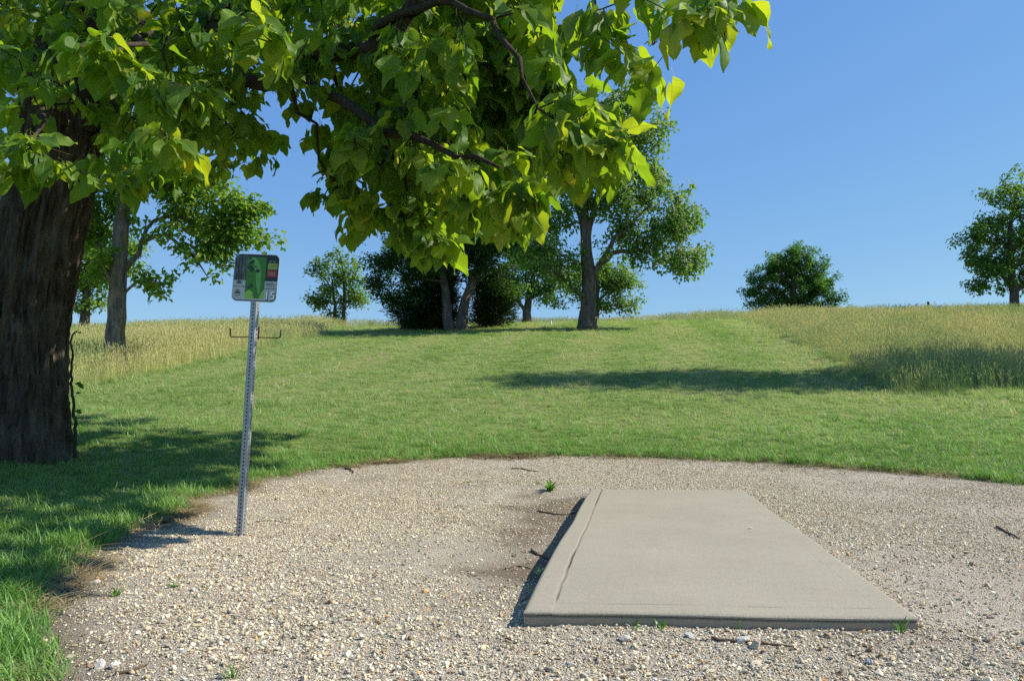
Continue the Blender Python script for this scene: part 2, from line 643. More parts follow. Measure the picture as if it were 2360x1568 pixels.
# ------------------------------------------------------------------ ground sheet
def build_ground():
    xs = np.unique(np.concatenate([np.linspace(-500, -60, 12), np.linspace(-60, -14, 60), np.linspace(-14, 14, 290), np.linspace(14, 60, 60), np.linspace(60, 500, 12)]))
    ys = np.unique(np.concatenate([np.linspace(-300, -4, 8), np.linspace(-4, 1.5, 10), np.linspace(1.5, 13, 180), np.linspace(13, 30, 120), np.linspace(30, 62, 110), np.linspace(62, 900, 30)]))
    X, Y = np.meshgrid(xs, ys)
    Z = turf_h(X, Y)
    s = sdf_gravel(X, Y)
    t = sstep(-.3, .3, sdf_tall(X, Y))
    edge = sstep(-.16, .02, s)
    me = mesh_np('ground', np.stack([X, Y, Z], -1).reshape(-1, 3), grid_faces(len(ys), len(xs)), [M['turf']], True, {'tall': t.ravel(), 'edge': edge.ravel()})
    o = link('ground', me)
    tag(o, 'grassy hillside rising behind the gravel', kind='structure')


build_ground()


def build_gravel_sheet():
    xs = np.arange(-4.3, 9.6, .05)
    ys = np.arange(.4, 11.6, .05)
    X, Y = np.meshgrid(xs, ys)
    Z = gravel_h(X, Y)
    s = sdf_gravel(X, Y)
    dirt = 1.05 * left_worn(X, Y) * (.72 + .5 * fbm(X * 5, Y * 5, 0, 45, 3)) + .35 * sstep(.1, .6, fbm(X * 2.3, Y * 2.3, 0, 46, 3)) * left_worn(X, Y) + .55 * sstep(.45, .0, s) * (X < 0) + .25 * sstep(.2, 0, s)
    dp = sdf_pad(X, Y)
    dirt = np.maximum(dirt, .5 * sstep(-.35, -.02, dp) * (Y > 7))
    keep = s > -.32
    F_ = grid_faces(len(ys), len(xs))
    F_ = F_[keep.ravel()[F_].all(1)]
    used = np.unique(F_)
    mp = np.full(X.size, -1)
    mp[used] = np.arange(len(used))
    me = mesh_np('gravel_path', np.stack([X, Y, Z], -1).reshape(-1, 3)[used], mp[F_], [M['gravel']], True, {'dirt': np.clip(dirt, 0, 1).ravel()[used]})
    o = link('gravel_path', me)
    tag(o, 'pale crushed gravel surface around the concrete pad', kind='structure')


build_gravel_sheet()


# ------------------------------------------------------------------ geometry-node scatter (one stuff object each)
def scatter(name, label, pts, rot, scale, idx, col, protos, cat=None):
    n = len(pts)
    me = bpy.data.meshes.new(name)
    me.vertices.add(n)
    me.vertices.foreach_set('co', np.asarray(pts, np.float32).ravel())
    for k, tp, dom, v, fld in (('rot', 'FLOAT_VECTOR', 'POINT', rot, 'vector'), ('scl', 'FLOAT_VECTOR', 'POINT', scale, 'vector'),
                               ('idx', 'INT', 'POINT', idx, 'value'), ('col', 'FLOAT_COLOR', 'POINT', col, 'color')):
        a = me.attributes.new(k, tp, dom)
        a.data.foreach_set(fld, np.asarray(v, np.int32 if tp == 'INT' else np.float32).ravel())
    o = link(name, me)
    tag(o, label, cat, kind='stuff')
    g = bpy.data.node_groups.new(name + '_scatter', 'GeometryNodeTree')
    g.interface.new_socket('Geometry', in_out='INPUT', socket_type='NodeSocketGeometry')
    g.interface.new_socket('Geometry', in_out='OUTPUT', socket_type='NodeSocketGeometry')
    gi = g.nodes.new('NodeGroupInput')
    go = g.nodes.new('NodeGroupOutput')
    mp = g.nodes.new('GeometryNodeMeshToPoints')
    g.links.new(gi.outputs[0], mp.inputs[0])
    jn = g.nodes.new('GeometryNodeJoinGeometry')
    for p in reversed(protos):
        oi = g.nodes.new('GeometryNodeObjectInfo')
        oi.inputs['Object'].default_value = p
        oi.inputs['As Instance'].default_value = False
        gg = g.nodes.new('GeometryNodeGeometryToInstance')
        g.links.new(oi.outputs['Geometry'], gg.inputs[0])
        g.links.new(gg.outputs[0], jn.inputs[0])
    ip = g.nodes.new('GeometryNodeInstanceOnPoints')
    ip.inputs['Pick Instance'].default_value = True
    g.links.new(mp.outputs[0], ip.inputs['Points'])
    g.links.new(jn.outputs[0], ip.inputs['Instance'])

    def na(nm, tp):
        x = g.nodes.new('GeometryNodeInputNamedAttribute')
        x.data_type = tp
        x.inputs['Name'].default_value = nm
        return x.outputs['Attribute']
    e = g.nodes.new('FunctionNodeEulerToRotation')
    g.links.new(na('rot', 'FLOAT_VECTOR'), e.inputs[0])
    g.links.new(e.outputs[0], ip.inputs['Rotation'])
    g.links.new(na('scl', 'FLOAT_VECTOR'), ip.inputs['Scale'])
    g.links.new(na('idx', 'INT'), ip.inputs['Instance Index'])
    g.links.new(ip.outputs[0], go.inputs[0])
    md = o.modifiers.new('scatter', 'NODES')
    md.node_group = g
    return o


def proto(name, me):
    return bpy.data.objects.new(name, me)      # never linked: only a source of geometry


# ---- pebbles
def pebble_mesh(name, seed, sub, mat):
    r = np.random.default_rng(seed)
    bm = bmesh.new()
    bmesh.ops.create_icosphere(bm, subdivisions=sub, radius=.5)
    v = np.array([q.co[:] for q in bm.verts])
    # chop with a few random planes for an angular look
    for _ in range(12):
        d = r.normal(size=3)
        d /= np.linalg.norm(d)
        lim = r.uniform(.20, .42)
        over = v @ d - lim
        v = v - np.where(over > 0, over, 0)[:, None] * d * .9
    v *= np.array([1, r.uniform(.55, .95), r.uniform(.36, .66)])
    v += r.normal(size=v.shape) * .015
    for q, c in zip(bm.verts, v):
        q.co = c
    me = bpy.data.meshes.new(name)
    bm.to_mesh(me)
    bm.free()
    for p in me.polygons:
        p.use_smooth = False
    me.materials.append(mat)
    return me


PEB = [proto('pebble_source', pebble_mesh('pebble', 100 + i, 2 if i < 4 else 1, M['pebble'])) for i in range(9)]


def in_view(x, y, m=.10):
    return np.abs(x) < y * (W / 2 / F + m) + .9


def pebble_cols(n, r):
    pal = np.array([(.66, .63, .56), (.56, .51, .43), (.47, .41, .325), (.39, .32, .235), (.33, .325, .32), (.24, .235, .235), (.43, .27, .14), (.72, .70, .66), (.19, .125, .08), (.50, .45, .36)])
    pr = np.array([.16, .19, .16, .11, .11, .065, .022, .06, .055, .09])
    c = pal[r.choice(len(pal), n, p=pr / pr.sum())] * r.uniform(.78, 1.15, (n, 1)) * np.array([[1.20, 1.155, .94]])
    return np.concatenate([np.clip(c, 0, .85), np.ones((n, 1))], 1)


def build_pebbles():
    r = np.random.default_rng(7)
    P, S, I = [], [], []
    for (y0, y1, dens, lo, hi, kinds) in ((2.0, 4.0, 11000, .005, .012, (4, 9)), (4.0, 6.5, 6500, .006, .015, (4, 9)), (6.5, 11.2, 3000, .009, .020, (4, 9)),
                                          (2.0, 5.0, 2200, .011, .024, (0, 9)), (5.0, 8.0, 1300, .012, .025, (2, 9)), (8.0, 11.2, 520, .015, .026, (4, 9)),
                                          (2.0, 3.4, 260, .022, .038, (0, 4)), (3.4, 5.0, 120, .022, .036, (0, 4)), (5.0, 11.2, 40, .022, .036, (0, 4))):
        xr = y1 * (W / 2 / F + .1) + 1
        n = int(dens * 2 * xr * (y1 - y0))
        x = r.uniform(-xr, xr, n)
        y = r.uniform(y0, y1, n)
        s = sdf_gravel(x, y)
        worn = left_worn(x, y)
        big = lo > .018
        pr = sstep(-.12, .15, s) * (1 - .74 * worn) * (.22 + .78 * sstep(-.35, .25, fbm(x * .9, y * .9, 0, 71 + int(big), 3)))
        pr *= 1 - .55 * sstep(.5, .1, s) * (x < -1)
        ok = (r.uniform(size=n) < pr) & in_view(x, y) & (sdf_pad(x, y) < -.004) & (s > -.12)
        x, y = x[ok], y[ok]
        d = r.uniform(size=len(x)) ** 1.6 * (hi - lo) + lo
        z = gravel_h(x, y) + d * r.uniform(.05, .30, len(x))
        P.append(np.stack([x, y, z], -1))
        S.append(d[:, None] * r.uniform(.75, 1.25, (len(x), 3)))
        I.append(r.integers(kinds[0], kinds[1], len(x)))
    # a few strays on the turf edge and on the pad
    P, S, I = np.concatenate(P), np.concatenate(S), np.concatenate(I)
    n = len(P)
    rot = np.stack([r.normal(0, .35, n), r.normal(0, .35, n), r.uniform(0, 6.28, n)], -1)
    scatter('gravel', 'crushed pale limestone gravel spread around the concrete pad', P, rot, S, I, pebble_cols(n, r), PEB, 'gravel')


build_pebbles()


# ---- grass tufts
def blades_mesh(name, blades, mats, segs=3):
    """blades: list of (base xyz, direction (x,y), height, lean, width, mat)"""
    V, Q, T, MI, MT = [], [], [], [], []
    for (b, a, h, lean, wd, mi) in blades:
        d = np.array([math.cos(a), math.sin(a), 0])
        s = np.array([-d[1], d[0], 0])
        base = len(V)
        for i in range(segs):
            t = i / segs
            c = np.array(b) + np.array([0, 0, 1]) * h * (t - .25 * lean * t * t) + d * h * lean * t ** 1.8
            ww = wd * (1 - .55 * t) * .5
            V.append(c - s * ww)
            V.append(c + s * ww)
        V.append(np.array(b) + np.array([0, 0, 1]) * h * (1 - .25 * lean) + d * h * lean)
        for i in range(segs - 1):
            Q.append((base + 2 * i, base + 2 * i + 1, base + 2 * i + 3, base + 2 * i + 2))
            MI.append(mi)
        T.append((base + 2 * segs - 2, base + 2 * segs - 1, base + 2 * segs))
        MT.append(mi)
    return mesh_np(name, np.array(V), [np.array(Q), np.array(T)], mats, True, mat_idx=MI + MT)


def lawn_tuft(seed, n, rad, h0, h1, wd, lean=(.2, 1.0)):
    r = np.random.default_rng(seed)
    bl = []
    for _ in range(n):
        q, a = rad * math.sqrt(r.uniform()), r.uniform(0, 6.28)
        bl.append(((q * math.cos(a), q * math.sin(a), -.01), r.uniform(0, 6.28), r.uniform(h0, h1), r.uniform(*lean), wd * r.uniform(.7, 1.3), 0))
    return proto('grass_source', blades_mesh('grass_tuft', bl, [M['grass']], 3))


LAWN = [lawn_tuft(200 + i, 34, .085, .030, .065, .0046, (.5, 1.7)) for i in range(6)] + [lawn_tuft(220 + i, 26, .07, .06, .13, .005, (.3, 1.1)) for i in range(3)]


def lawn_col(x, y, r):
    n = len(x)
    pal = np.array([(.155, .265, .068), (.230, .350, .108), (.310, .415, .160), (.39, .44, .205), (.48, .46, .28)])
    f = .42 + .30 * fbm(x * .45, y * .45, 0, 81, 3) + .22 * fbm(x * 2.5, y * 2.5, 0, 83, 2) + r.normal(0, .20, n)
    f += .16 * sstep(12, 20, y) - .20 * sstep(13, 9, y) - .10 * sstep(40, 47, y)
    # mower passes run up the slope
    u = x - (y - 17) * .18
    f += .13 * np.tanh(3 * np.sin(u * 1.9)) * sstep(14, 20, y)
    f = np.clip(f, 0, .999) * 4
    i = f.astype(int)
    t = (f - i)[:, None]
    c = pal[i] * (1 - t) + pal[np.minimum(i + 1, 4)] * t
    return c


def build_lawn():
    r = np.random.default_rng(8)
    P, S, I = [], [], []
    for (y0, y1, dens, sc) in ((1.8, 5, 330, 1.0), (5, 9, 260, 1.0), (9, 13, 190, 1.1), (13, 18, 100, 1.25), (18, 26, 50, 1.6), (26, 36, 30, 2.0), (36, 50, 20, 2.4)):
        xr = y1 * (W / 2 / F + .1) + 1
        n = int(dens * 2 * xr * (y1 - y0))
        x = r.uniform(-xr, xr, n)
        y = r.uniform(y0, y1, n)
        s = sdf_gravel(x, y)
        ok = (s < .02) & in_view(x, y) & (sdf_tall(x, y) < .2)
        x, y, s = x[ok], y[ok], s[ok]
        k = np.full(len(x), sc) * r.uniform(.75, 1.25, len(x))
        long_ = r.uniform(size=len(x)) < (.12 + .45 * sstep(-.5, -.05, s) * (s < 0) + .22 * ((x < -2.2) & (y < 6)) + .35 * sstep(8, 11, x) * (y < 18) + .5 * sstep(-.9, 0, sdf_tall(x, y)))
        i = np.where(long_, r.integers(6, 9, len(x)), r.integers(0, 6, len(x)))
        hz = k * r.uniform(.8, 1.15, len(x)) / np.where(sc > 1.3, sc ** .45, 1)
        P.append(np.stack([x, y, turf_h(x, y) - .004], -1))
        S.append(np.stack([k, k, hz], -1))
        I.append(i)
    P, S, I = np.concatenate(P), np.concatenate(S), np.concatenate(I)
    n = len(P)
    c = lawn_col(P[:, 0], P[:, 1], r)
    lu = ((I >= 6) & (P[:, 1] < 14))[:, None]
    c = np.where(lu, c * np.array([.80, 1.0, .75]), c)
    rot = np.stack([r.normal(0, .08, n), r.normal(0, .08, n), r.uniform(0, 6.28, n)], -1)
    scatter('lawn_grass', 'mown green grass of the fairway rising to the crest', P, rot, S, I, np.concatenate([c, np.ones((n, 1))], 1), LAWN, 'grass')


build_lawn()


def tall_tuft(seed, n, rad, h0, h1):
    r = np.random.default_rng(seed)
    V, Q, MI = [], [], []
    bl = []
    for j in range(n):
        q, a = rad * math.sqrt(r.uniform()), r.uniform(0, 6.28)
        b = (q * math.cos(a), q * math.sin(a), -.02)
        ang, h, ln = r.uniform(0, 6.28), r.uniform(h0, h1), r.uniform(.02, .28)
        if j % 5 < 2:
            bl.append((b, ang, h * r.uniform(.35, .6), r.uniform(.3, .9), .008, 0))
            continue
        bl.append((b, ang, h, ln, .0042, 1))
        d = np.array([math.cos(ang), math.sin(ang), 0])
        top = np.array(b) + np.array([0, 0, 1]) * h * (1 - .25 * ln) + d * h * ln
        hd = r.uniform(.06, .13)
        bl.append((tuple(top - np.array([0, 0, hd * .75]) - d * hd * ln * 1.2), ang, hd, .25 + ln, .013, 2))
        bl.append((tuple(top - np.array([0, 0, hd * .75]) - d * hd * ln * 1.2), ang + 1.6, hd, .15 + ln, .011, 2))
    return proto('tall_grass_source', blades_mesh('tall_grass_tuft', bl, [M['tall_leaf'], M['tall_stem'], M['tall_head']], 3))


TALL = [tall_tuft(300 + i, 22, .16, .45, .85) for i in range(7)]


def build_tall():
    r = np.random.default_rng(9)
    P, S = [], []
    for (y0, y1, dens, sc) in ((14, 22, 30, 1.0), (22, 30, 20, 1.15), (30, 40, 12, 1.4), (40, 54, 9, 1.6), (54, 66, 3, 1.8)):
        xr = y1 * (W / 2 / F + .1) + 1
        n = int(dens * 2 * xr * (y1 - y0))
        x = r.uniform(-xr, xr, n)
        y = r.uniform(y0, y1, n)
        s = sdf_tall(x, y)
        ok = (s > 0) & in_view(x, y) & (r.uniform(size=n) < .95)
        x, y, s = x[ok], y[ok], s[ok]
        k = sc * r.uniform(.8, 1.2, len(x))
        hz = r.uniform(.8, 1.15, len(x)) * (.70 + .30 * sstep(0, 1.0, s)) * (1 + .22 * fbm(x * .5, y * .5, 0, 93, 2))
        hz *= 1 - .45 * sstep(45, 48, y) * (1 - sstep(6, 13, np.abs(x - 1)))
        P.append(np.stack([x, y, turf_h(x, y) - .01], -1))
        S.append(np.stack([k, k, hz], -1))
    P, S = np.concatenate(P), np.concatenate(S)
    n = len(P)
    x, y = P[:, 0], P[:, 1]
    f = np.clip(.55 + .5 * fbm(x * .3, y * .3, 0, 91, 3) + r.normal(0, .16, n) - .35 * sstep(20, 17, y), 0, 1)[:, None]
    dk = sstep(.25, .55, fbm(x * .55, y * .55, 0, 99, 2) + .25 * (x > 8) * (1 - sstep(24, 30, y)))[:, None]
    c = np.array([(.27, .375, .125)]) * (1 - f) + np.array([(.49, .485, .225)]) * f
    dk = dk * .6
    c = c * (1 - dk) + np.array([(.15, .28, .11)]) * dk
    rot = np.stack([r.normal(0, .06, n), r.normal(0, .06, n), r.uniform(0, 6.28, n)], -1)
    scatter('tall_grass', 'tall seeding meadow grass on both sides of the fairway', P, rot, S, r.integers(0, 7, n), np.concatenate([c, np.ones((n, 1))], 1), TALL, 'grass')


build_tall()


def straw_tuft(seed):
    r = np.random.default_rng(seed)
    bl = []
    for _ in range(16):
        q, a = .07 * math.sqrt(r.uniform()), r.uniform(0, 6.28)
        bl.append(((q * math.cos(a), q * math.sin(a), 0), r.uniform(0, 6.28), r.uniform(.05, .13), r.uniform(1.2, 3.0), .005, 0))
    return proto('straw_source', blades_mesh('straw_tuft', bl, [M['straw']], 3))


def build_straw():
    r = np.random.default_rng(10)
    pr = [straw_tuft(400 + i) for i in range(4)]
    n = 80000
    x, y = r.uniform(-5, 9, n), r.uniform(1.8, 11.5, n)
    s = sdf_gravel(x, y)
    clump = fbm(x * 1.3, y * 1.3, 0, 97, 3)
    w_ = np.exp(-((s - .03) / .10) ** 2) * sstep(-.25, .35, clump) * np.where((x < .3), 1.0, .28)
    ok = (r.uniform(size=n) < w_) & in_view(x, y)
    x, y, s = x[ok], y[ok], s[ok]
    lx, ly = r.uniform(-4, 7, 2600), r.uniform(2, 11, 2600)
    lk = (sdf_gravel(lx, ly) > .1) & in_view(lx, ly) & (sdf_pad(lx, ly) < -.05) & (r.uniform(size=2600) < .10 + .5 * sstep(0, .5, fbm(lx, ly, 0, 98, 3)))
    lx, ly = lx[lk], ly[lk]
    x, y = np.concatenate([x, lx]), np.concatenate([y, ly])
    n_edge = len(s)
    n = len(x)
    z = np.maximum(gravel_h(x, y), turf_h(x, y))
    k = r.uniform(.7, 1.3, n)
    k[n_edge:] *= .5
    col = np.array([(.40, .32, .17)]) * r.uniform(.6, 1.2, (n, 1))
    col[n_edge:] *= np.array([[.45, .38, .36]])
    rot = np.stack([r.normal(0, .1, n), r.normal(0, .1, n), r.uniform(0, 6.28, n)], -1)
    scatter('dry_grass', 'straw coloured dry grass along the gravel edge', np.stack([x, y, z], -1), rot, np.stack([k, k, k * np.where(np.arange(n) < n_edge, .45, .15)], -1), r.integers(0, 4, n), np.concatenate([col, np.ones((n, 1))], 1), pr, 'grass')


build_straw()


# ------------------------------------------------------------------ concrete pad
def build_pad():
    NL, NR, FR, FL = [np.array(c[:2]) for c in PC]
    wid, ln = np.linalg.norm(NR - NL), np.linalg.norm(FL - NL)

    def fracs(total, marks, n):
        base = np.linspace(0, 1, n)
        ex = []
        for m_ in marks:
            ex += [m_ + o for o in (-.016, -.008, -.004, 0, .004, .008, .016)]
        ex += [.004, .010, .02, total - .02, total - .010, total - .004]
        v = np.unique(np.concatenate([base, np.clip(np.array(ex) / total, 0, 1)]))
        return v
    us = fracs(wid, [.105, wid - .11], 70)
    vs = fracs(ln, [.125], 120)
    U, V_ = np.meshgrid(us, vs)
    P2 = (NL * (1 - U)[..., None] + NR * U[..., None]) * (1 - V_)[..., None] + (FL * (1 - U)[..., None] + FR * U[..., None]) * V_[..., None]
    wob = .005 * np.sin(V_ * 7.5 + .4) + .006 * noise3(V_ * 6, 0, 0, 5)
    P2[..., 0] -= (1 - U) ** 6 * (wob + .012 * np.sin(np.pi * V_))
    P2[..., 0] += U ** 6 * .010 * noise3(V_ * 7, 3, 0, 6)
    dl, dr, dn = U * wid, (1 - U) * wid, V_ * ln
    df = (1 - V_) * ln
    Z = np.full(U.shape, PADZ) + .004 * fbm(U * 3, V_ * 9, 0, 12, 3)

    def gr(d, at_, wdt, jitter):
        return np.clip(1 - np.abs(d - at_ - jitter) / wdt, 0, 1)
    g1 = gr(dl, .105 , .009, .003 * noise3(V_ * 30, 0, 0, 8)) * (.45 + .55 * sstep(-.2, .3, noise3(V_ * 9, 1, 0, 9))) * sstep(.02, .06, V_) * (dn > .08)
    g2 = gr(dn, .125, .008, .003 * noise3(U * 20, 0, 0, 10)) * (.15 + .45 * sstep(0, .4, noise3(U * 8, 1, 0, 11))) * (dl > .09) * (dr > .05)
    g3 = gr(dr, .11, .007, .003 * noise3(V_ * 25, 4, 0, 13)) * .05
    groove = np.maximum(np.maximum(g1, g2), g3)
    Z -= .006 * groove
    edge = np.minimum(np.minimum(dl, dr), np.minimum(dn, df))
    Z -= .005 * (1 - np.clip(edge / .014, 0, 1)) ** 2
    Z += .002 * (dl < .105) * (1 - groove)
    nr, nc = U.shape
    verts = np.concatenate([P2, Z[..., None]], -1).reshape(-1, 3)
    faces = [grid_faces(nr, nc)]
    side = np.zeros(len(verts))
    grv = groove.ravel()
    # perimeter loop, counter-clockwise from NL
    idx = np.arange(nr * nc).reshape(nr, nc)
    loop = np.concatenate([idx[0, :-1], idx[:-1, -1], idx[-1, :0:-1], idx[:0:-1, 0]])
    # refine the skirt horizontally by reusing the loop
    LP = verts[loop]
    n = len(loop)
    tang = np.roll(LP, -1, 0) - np.roll(LP, 1, 0)
    nor = np.stack([tang[:, 1], -tang[:, 0]], -1)
    nor /= np.linalg.norm(nor, axis=1)[:, None]
    rings = []
    zz = [.0, -.002, -.005, -.009, -.0125, -.020, -.036, -.050, -.062, -.075, -.10]
    oo = [.0, .0025, .004, .004, -.003, .0015, .001, .000, -.002, -.004, -.006]
    prev = loop
    allv, alls, allg = [verts], [side], [grv]
    cnt = len(verts)
    for j in range(1, len(zz)):
        p = LP.copy()
        low = sstep(-.045, -.08, zz[j])
        pit = .016 * low * np.maximum(0, noise3(LP[:, 0] * 34, LP[:, 1] * 34, zz[j] * 40, 21) + .25) * 2
        off = oo[j] + .0016 * noise3(LP[:, 0] * 55, LP[:, 1] * 55, zz[j] * 60, 22) * (j > 3) - pit
        p[:, :2] += nor * off[:, None]
        p[:, 2] = LP[:, 2] + zz[j] + .0015 * noise3(LP[:, 0] * 20, LP[:, 1] * 20, j, 23) * (1 < j < 6)
        cur = np.arange(cnt, cnt + n)
        faces.append(np.stack([prev, cur, np.roll(cur, -1), np.roll(prev, -1)], -1))
        allv.append(p)
        alls.append(np.full(n, min(1, max(0, (j - 3) / 2))))
        allg.append(np.where(j == 4, .55, 0) * np.ones(n))
        prev = cur
        cnt += n
    allv, alls, allg = np.concatenate(allv), np.concatenate(alls), np.concatenate(allg)
    me = mesh_np('concrete_pad', allv, faces, [M['concrete']], False, {'side': alls, 'groove': allg})
    o = link('concrete_pad', me)
    tag(o, 'long beige concrete tee slab with a cracked border line in the gravel', 'concrete slab')


build_pad()


# ------------------------------------------------------------------ tee sign
def tube_path(pts, rad, sides=8, close=True):
    """one tube along pts with radius list"""
    pts = np.asarray(pts, float)
    n = len(pts)
    rad = np.broadcast_to(np.asarray(rad, float), (n,))
    tg = np.gradient(pts, axis=0)
    tg /= np.maximum(np.linalg.norm(tg, axis=1), 1e-9)[:, None]
    ref = np.array([0, 0, 1.0]) if abs(tg[0][2]) < .9 else np.array([1.0, 0, 0])
    a = np.cross(tg[0], ref)
    a /= np.linalg.norm(a)
    V = []
    ang = np.arange(sides) * 2 * np.pi / sides
    for i in range(n):
        a = a - tg[i] * (a @ tg[i])
        a /= max(np.linalg.norm(a), 1e-9)
        b = np.cross(tg[i], a)
        V.append(pts[i] + rad[i] * (np.cos(ang)[:, None] * a + np.sin(ang)[:, None] * b))
    V = np.concatenate(V)
    i = np.arange(n - 1)[:, None] * sides + np.arange(sides)[None]
    j = np.arange(n - 1)[:, None] * sides + (np.arange(sides)[None] + 1) % sides
    Fq = np.stack([i, j, j + sides, i + sides], -1).reshape(-1, 4)
    tri = []
    if close:
        V = np.concatenate([V, pts[:1], pts[-1:]])
        c0, c1 = len(V) - 2, len(V) - 1
        q = np.arange(sides)
        tri = np.concatenate([np.stack([np.full(sides, c0), (q + 1) % sides, q], -1), np.stack([np.full(sides, c1), (n - 1) * sides + q, (n - 1) * sides + (q + 1) % sides], -1)])
    return V, Fq, tri


def tube_obj(name, pts, rad, mat, parent=None, sides=8):
    V, q, t = tube_path(pts, rad, sides)
    return link(name, mesh_np(name, V, [q, t] if len(t) else [q], [mat], True), parent)


def flat_mesh(name, pts, mat, thick=0.0):
    bm = bmesh.new()
    vs = [bm.verts.new(p) for p in pts]
    f = bm.faces.new(vs)
    bm.normal_update()
    if thick:
        r_ = bmesh.ops.extrude_face_region(bm, geom=[f])
        for g in r_['geom']:
            if isinstance(g, bmesh.types.BMVert):
                g.co.y += thick
        bmesh.ops.recalc_face_normals(bm, faces=bm.faces)
    me = bpy.data.meshes.new(name)
    bm.to_mesh(me)
    bm.free()
    me.materials.append(mat)
    return me


def build_sign():
    b = ground_at(550, 1234, gravel_h)
    root = link('tee_sign', None, None, tuple(b), (0, R(2.0), R(-9)))
    root.empty_display_size = .2
    tag(root, 'tee sign numbered 15 on a leaning perforated steel post', 'sign')
    # local: x right, y away from the camera, z up; post front face at y=0
    hw, dp, h = .0235, .044, 1.84
    pitch, r_ = .0254, .0062
    V, Fq, Ft = [], [], []

    def quad(pts):
        i = len(V)
        V.extend(pts)
        Fq.append((i, i + 1, i + 2, i + 3))

    def holed(org, ux, uz, wid, n):
        """a strip of n cells each with an octagonal hole; org is the lower left corner"""
        ang = [math.pi / 8 + q * math.pi / 4 for q in range(8)]
        for c in range(n):
            o_ = org + uz * (c * pitch)
            cen = o_ + ux * (wid / 2) + uz * (pitch / 2)
            inner = [cen + ux * (r_ * math.cos(a)) + uz * (r_ * math.sin(a)) for a in ang]
            cs = [cen + ux * (wid / 2 * sx) + uz * (pitch / 2 * sz) for sx, sz in ((1, .35), (.35, 1), (-.35, 1), (-1, .35), (-1, -.35), (-.35, -1), (.35, -1), (1, -.35))]
            co = [cen + ux * (wid / 2 * sx) + uz * (pitch / 2 * sz) for sx, sz in ((1, 1), (-1, 1), (-1, -1), (1, -1))]
            i = len(V)
            V.extend(inner + cs + co)
            for q in range(8):
                Fq.append((i + q, i + 8 + q, i + 8 + (q + 1) % 8, i + (q + 1) % 8))
            for q, (p0, p1) in enumerate(((0, 1), (2, 3), (4, 5), (6, 7))):
                Ft.append((i + 8 + p0, i + 16 + q, i + 8 + p1))
    n = int(h / pitch)
    top = n * pitch
    X, Y, Z = np.eye(3)
    bev = .003
    holed(np.array([-hw + bev, 0, 0]), X, Z, 2 * hw - 2 * bev, n)
    holed(np.array([hw, bev, 0]), Y, Z, dp - 2 * bev, n)
    holed(np.array([-hw, dp - bev, 0]), -Y, Z, dp - 2 * bev, n)
    holed(np.array([hw - bev, dp, 0]), -X, Z, 2 * hw - 2 * bev, n)
    for (p, q) in (((hw - bev, 0), (hw, bev)), ((hw, dp - bev), (hw - bev, dp)), ((-hw + bev, dp), (-hw, dp - bev)), ((-hw, bev), (-hw + bev, 0))):
        quad([np.array([p[0], p[1], 0]), np.array([q[0], q[1], 0]), np.array([q[0], q[1], top]), np.array([p[0], p[1], top])])
    me = mesh_np('post', np.array(V), [np.array(Fq), np.array(Ft)], [M['galv']], False)
    post = link('post', me, root, (0, 0, -.03))
    so = post.modifiers.new('wall', 'SOLIDIFY')
    so.thickness = .0022
    so.offset = -1
    # hook bar
    hz = 1.335
    yb = dp + .008
    for sx, nm in ((-1, 'hook'), (1, 'hook')):
        tube_obj(nm, [(sx * .012, yb, hz), (sx * .10, yb, hz), (sx * .170, yb, hz), (sx * .181, yb, hz + .004), (sx * .185, yb, hz + .014), (sx * .186, yb, hz + .058)],
                 [.0036, .0036, .0040, .0050, .0052, .0052], M['rust'], root)
    br = flat_mesh('bracket', [(-.030, dp + .002, hz - .012), (.030, dp + .002, hz - .012), (.030, dp + .002, hz + .075), (-.030, dp + .002, hz + .075)], M['rust'], .005)
    link('bracket', br, root)
    for sx in (-1, 1):
        tube_obj('bolt', [(sx * hw, .022, hz + .055), (sx * (hw + .006), .022, hz + .055), (sx * (hw + .007), .022, hz + .055)], [.006, .006, .003], M['rust'], root, 6)
    # panel: 0.31 m square plate with rounded corners
    S = .330
    pr = link('sign_panel', None, root, (0.0, -.004, 1.575))
    rad = .038
    pts = []
    for cx, cz, a0 in ((S / 2 - rad, rad, -90), (S / 2 - rad, S - rad, 0), (-S / 2 + rad, S - rad, 90), (-S / 2 + rad, rad, 180)):
        for q in range(9):
            a = R(a0 + q * 11.25)
            pts.append((cx + rad * math.cos(a), 0, cz + rad * math.sin(a)))
    bpy.data.objects.remove(pr)
    plate = link('sign_panel', flat_mesh('sign_panel', pts, M['alu'], .003), root, (0.0, -.004, 1.575), (0, R(1.8), 0))
    mats = {}

    def ink(name, col, rough=.35):
        if name not in mats:
            mats[name] = simple('print_' + name, col, rough, .45, 0, .10, 30)
        return mats[name]
    layer = [0]

    def P(u, v):
        return ((u - .5) * S, -.0006 - .0003 * layer[0], (1 - v) * S)

    def poly(name, uv, col, mat=None):
        return link(name, flat_mesh(name, [P(*q) for q in uv], mat or col), plate)

    def rect(name, u0, v0, u1, v1, m):
        return poly(name, [(u0, v1), (u1, v1), (u1, v0), (u0, v0)], m)

    def disc(name, u, v, ru, rv, m, n=14, seed=None):
        rr = np.random.default_rng(seed or 1)
        k = [1 + (rr.uniform(-.18, .18) if seed else 0) for _ in range(n)]
        return poly(name, [(u + ru * k[q] * math.cos(-q * 2 * math.pi / n), v - rv * k[q] * math.sin(-q * 2 * math.pi / n) * -1) for q in range(n)][::-1], m)

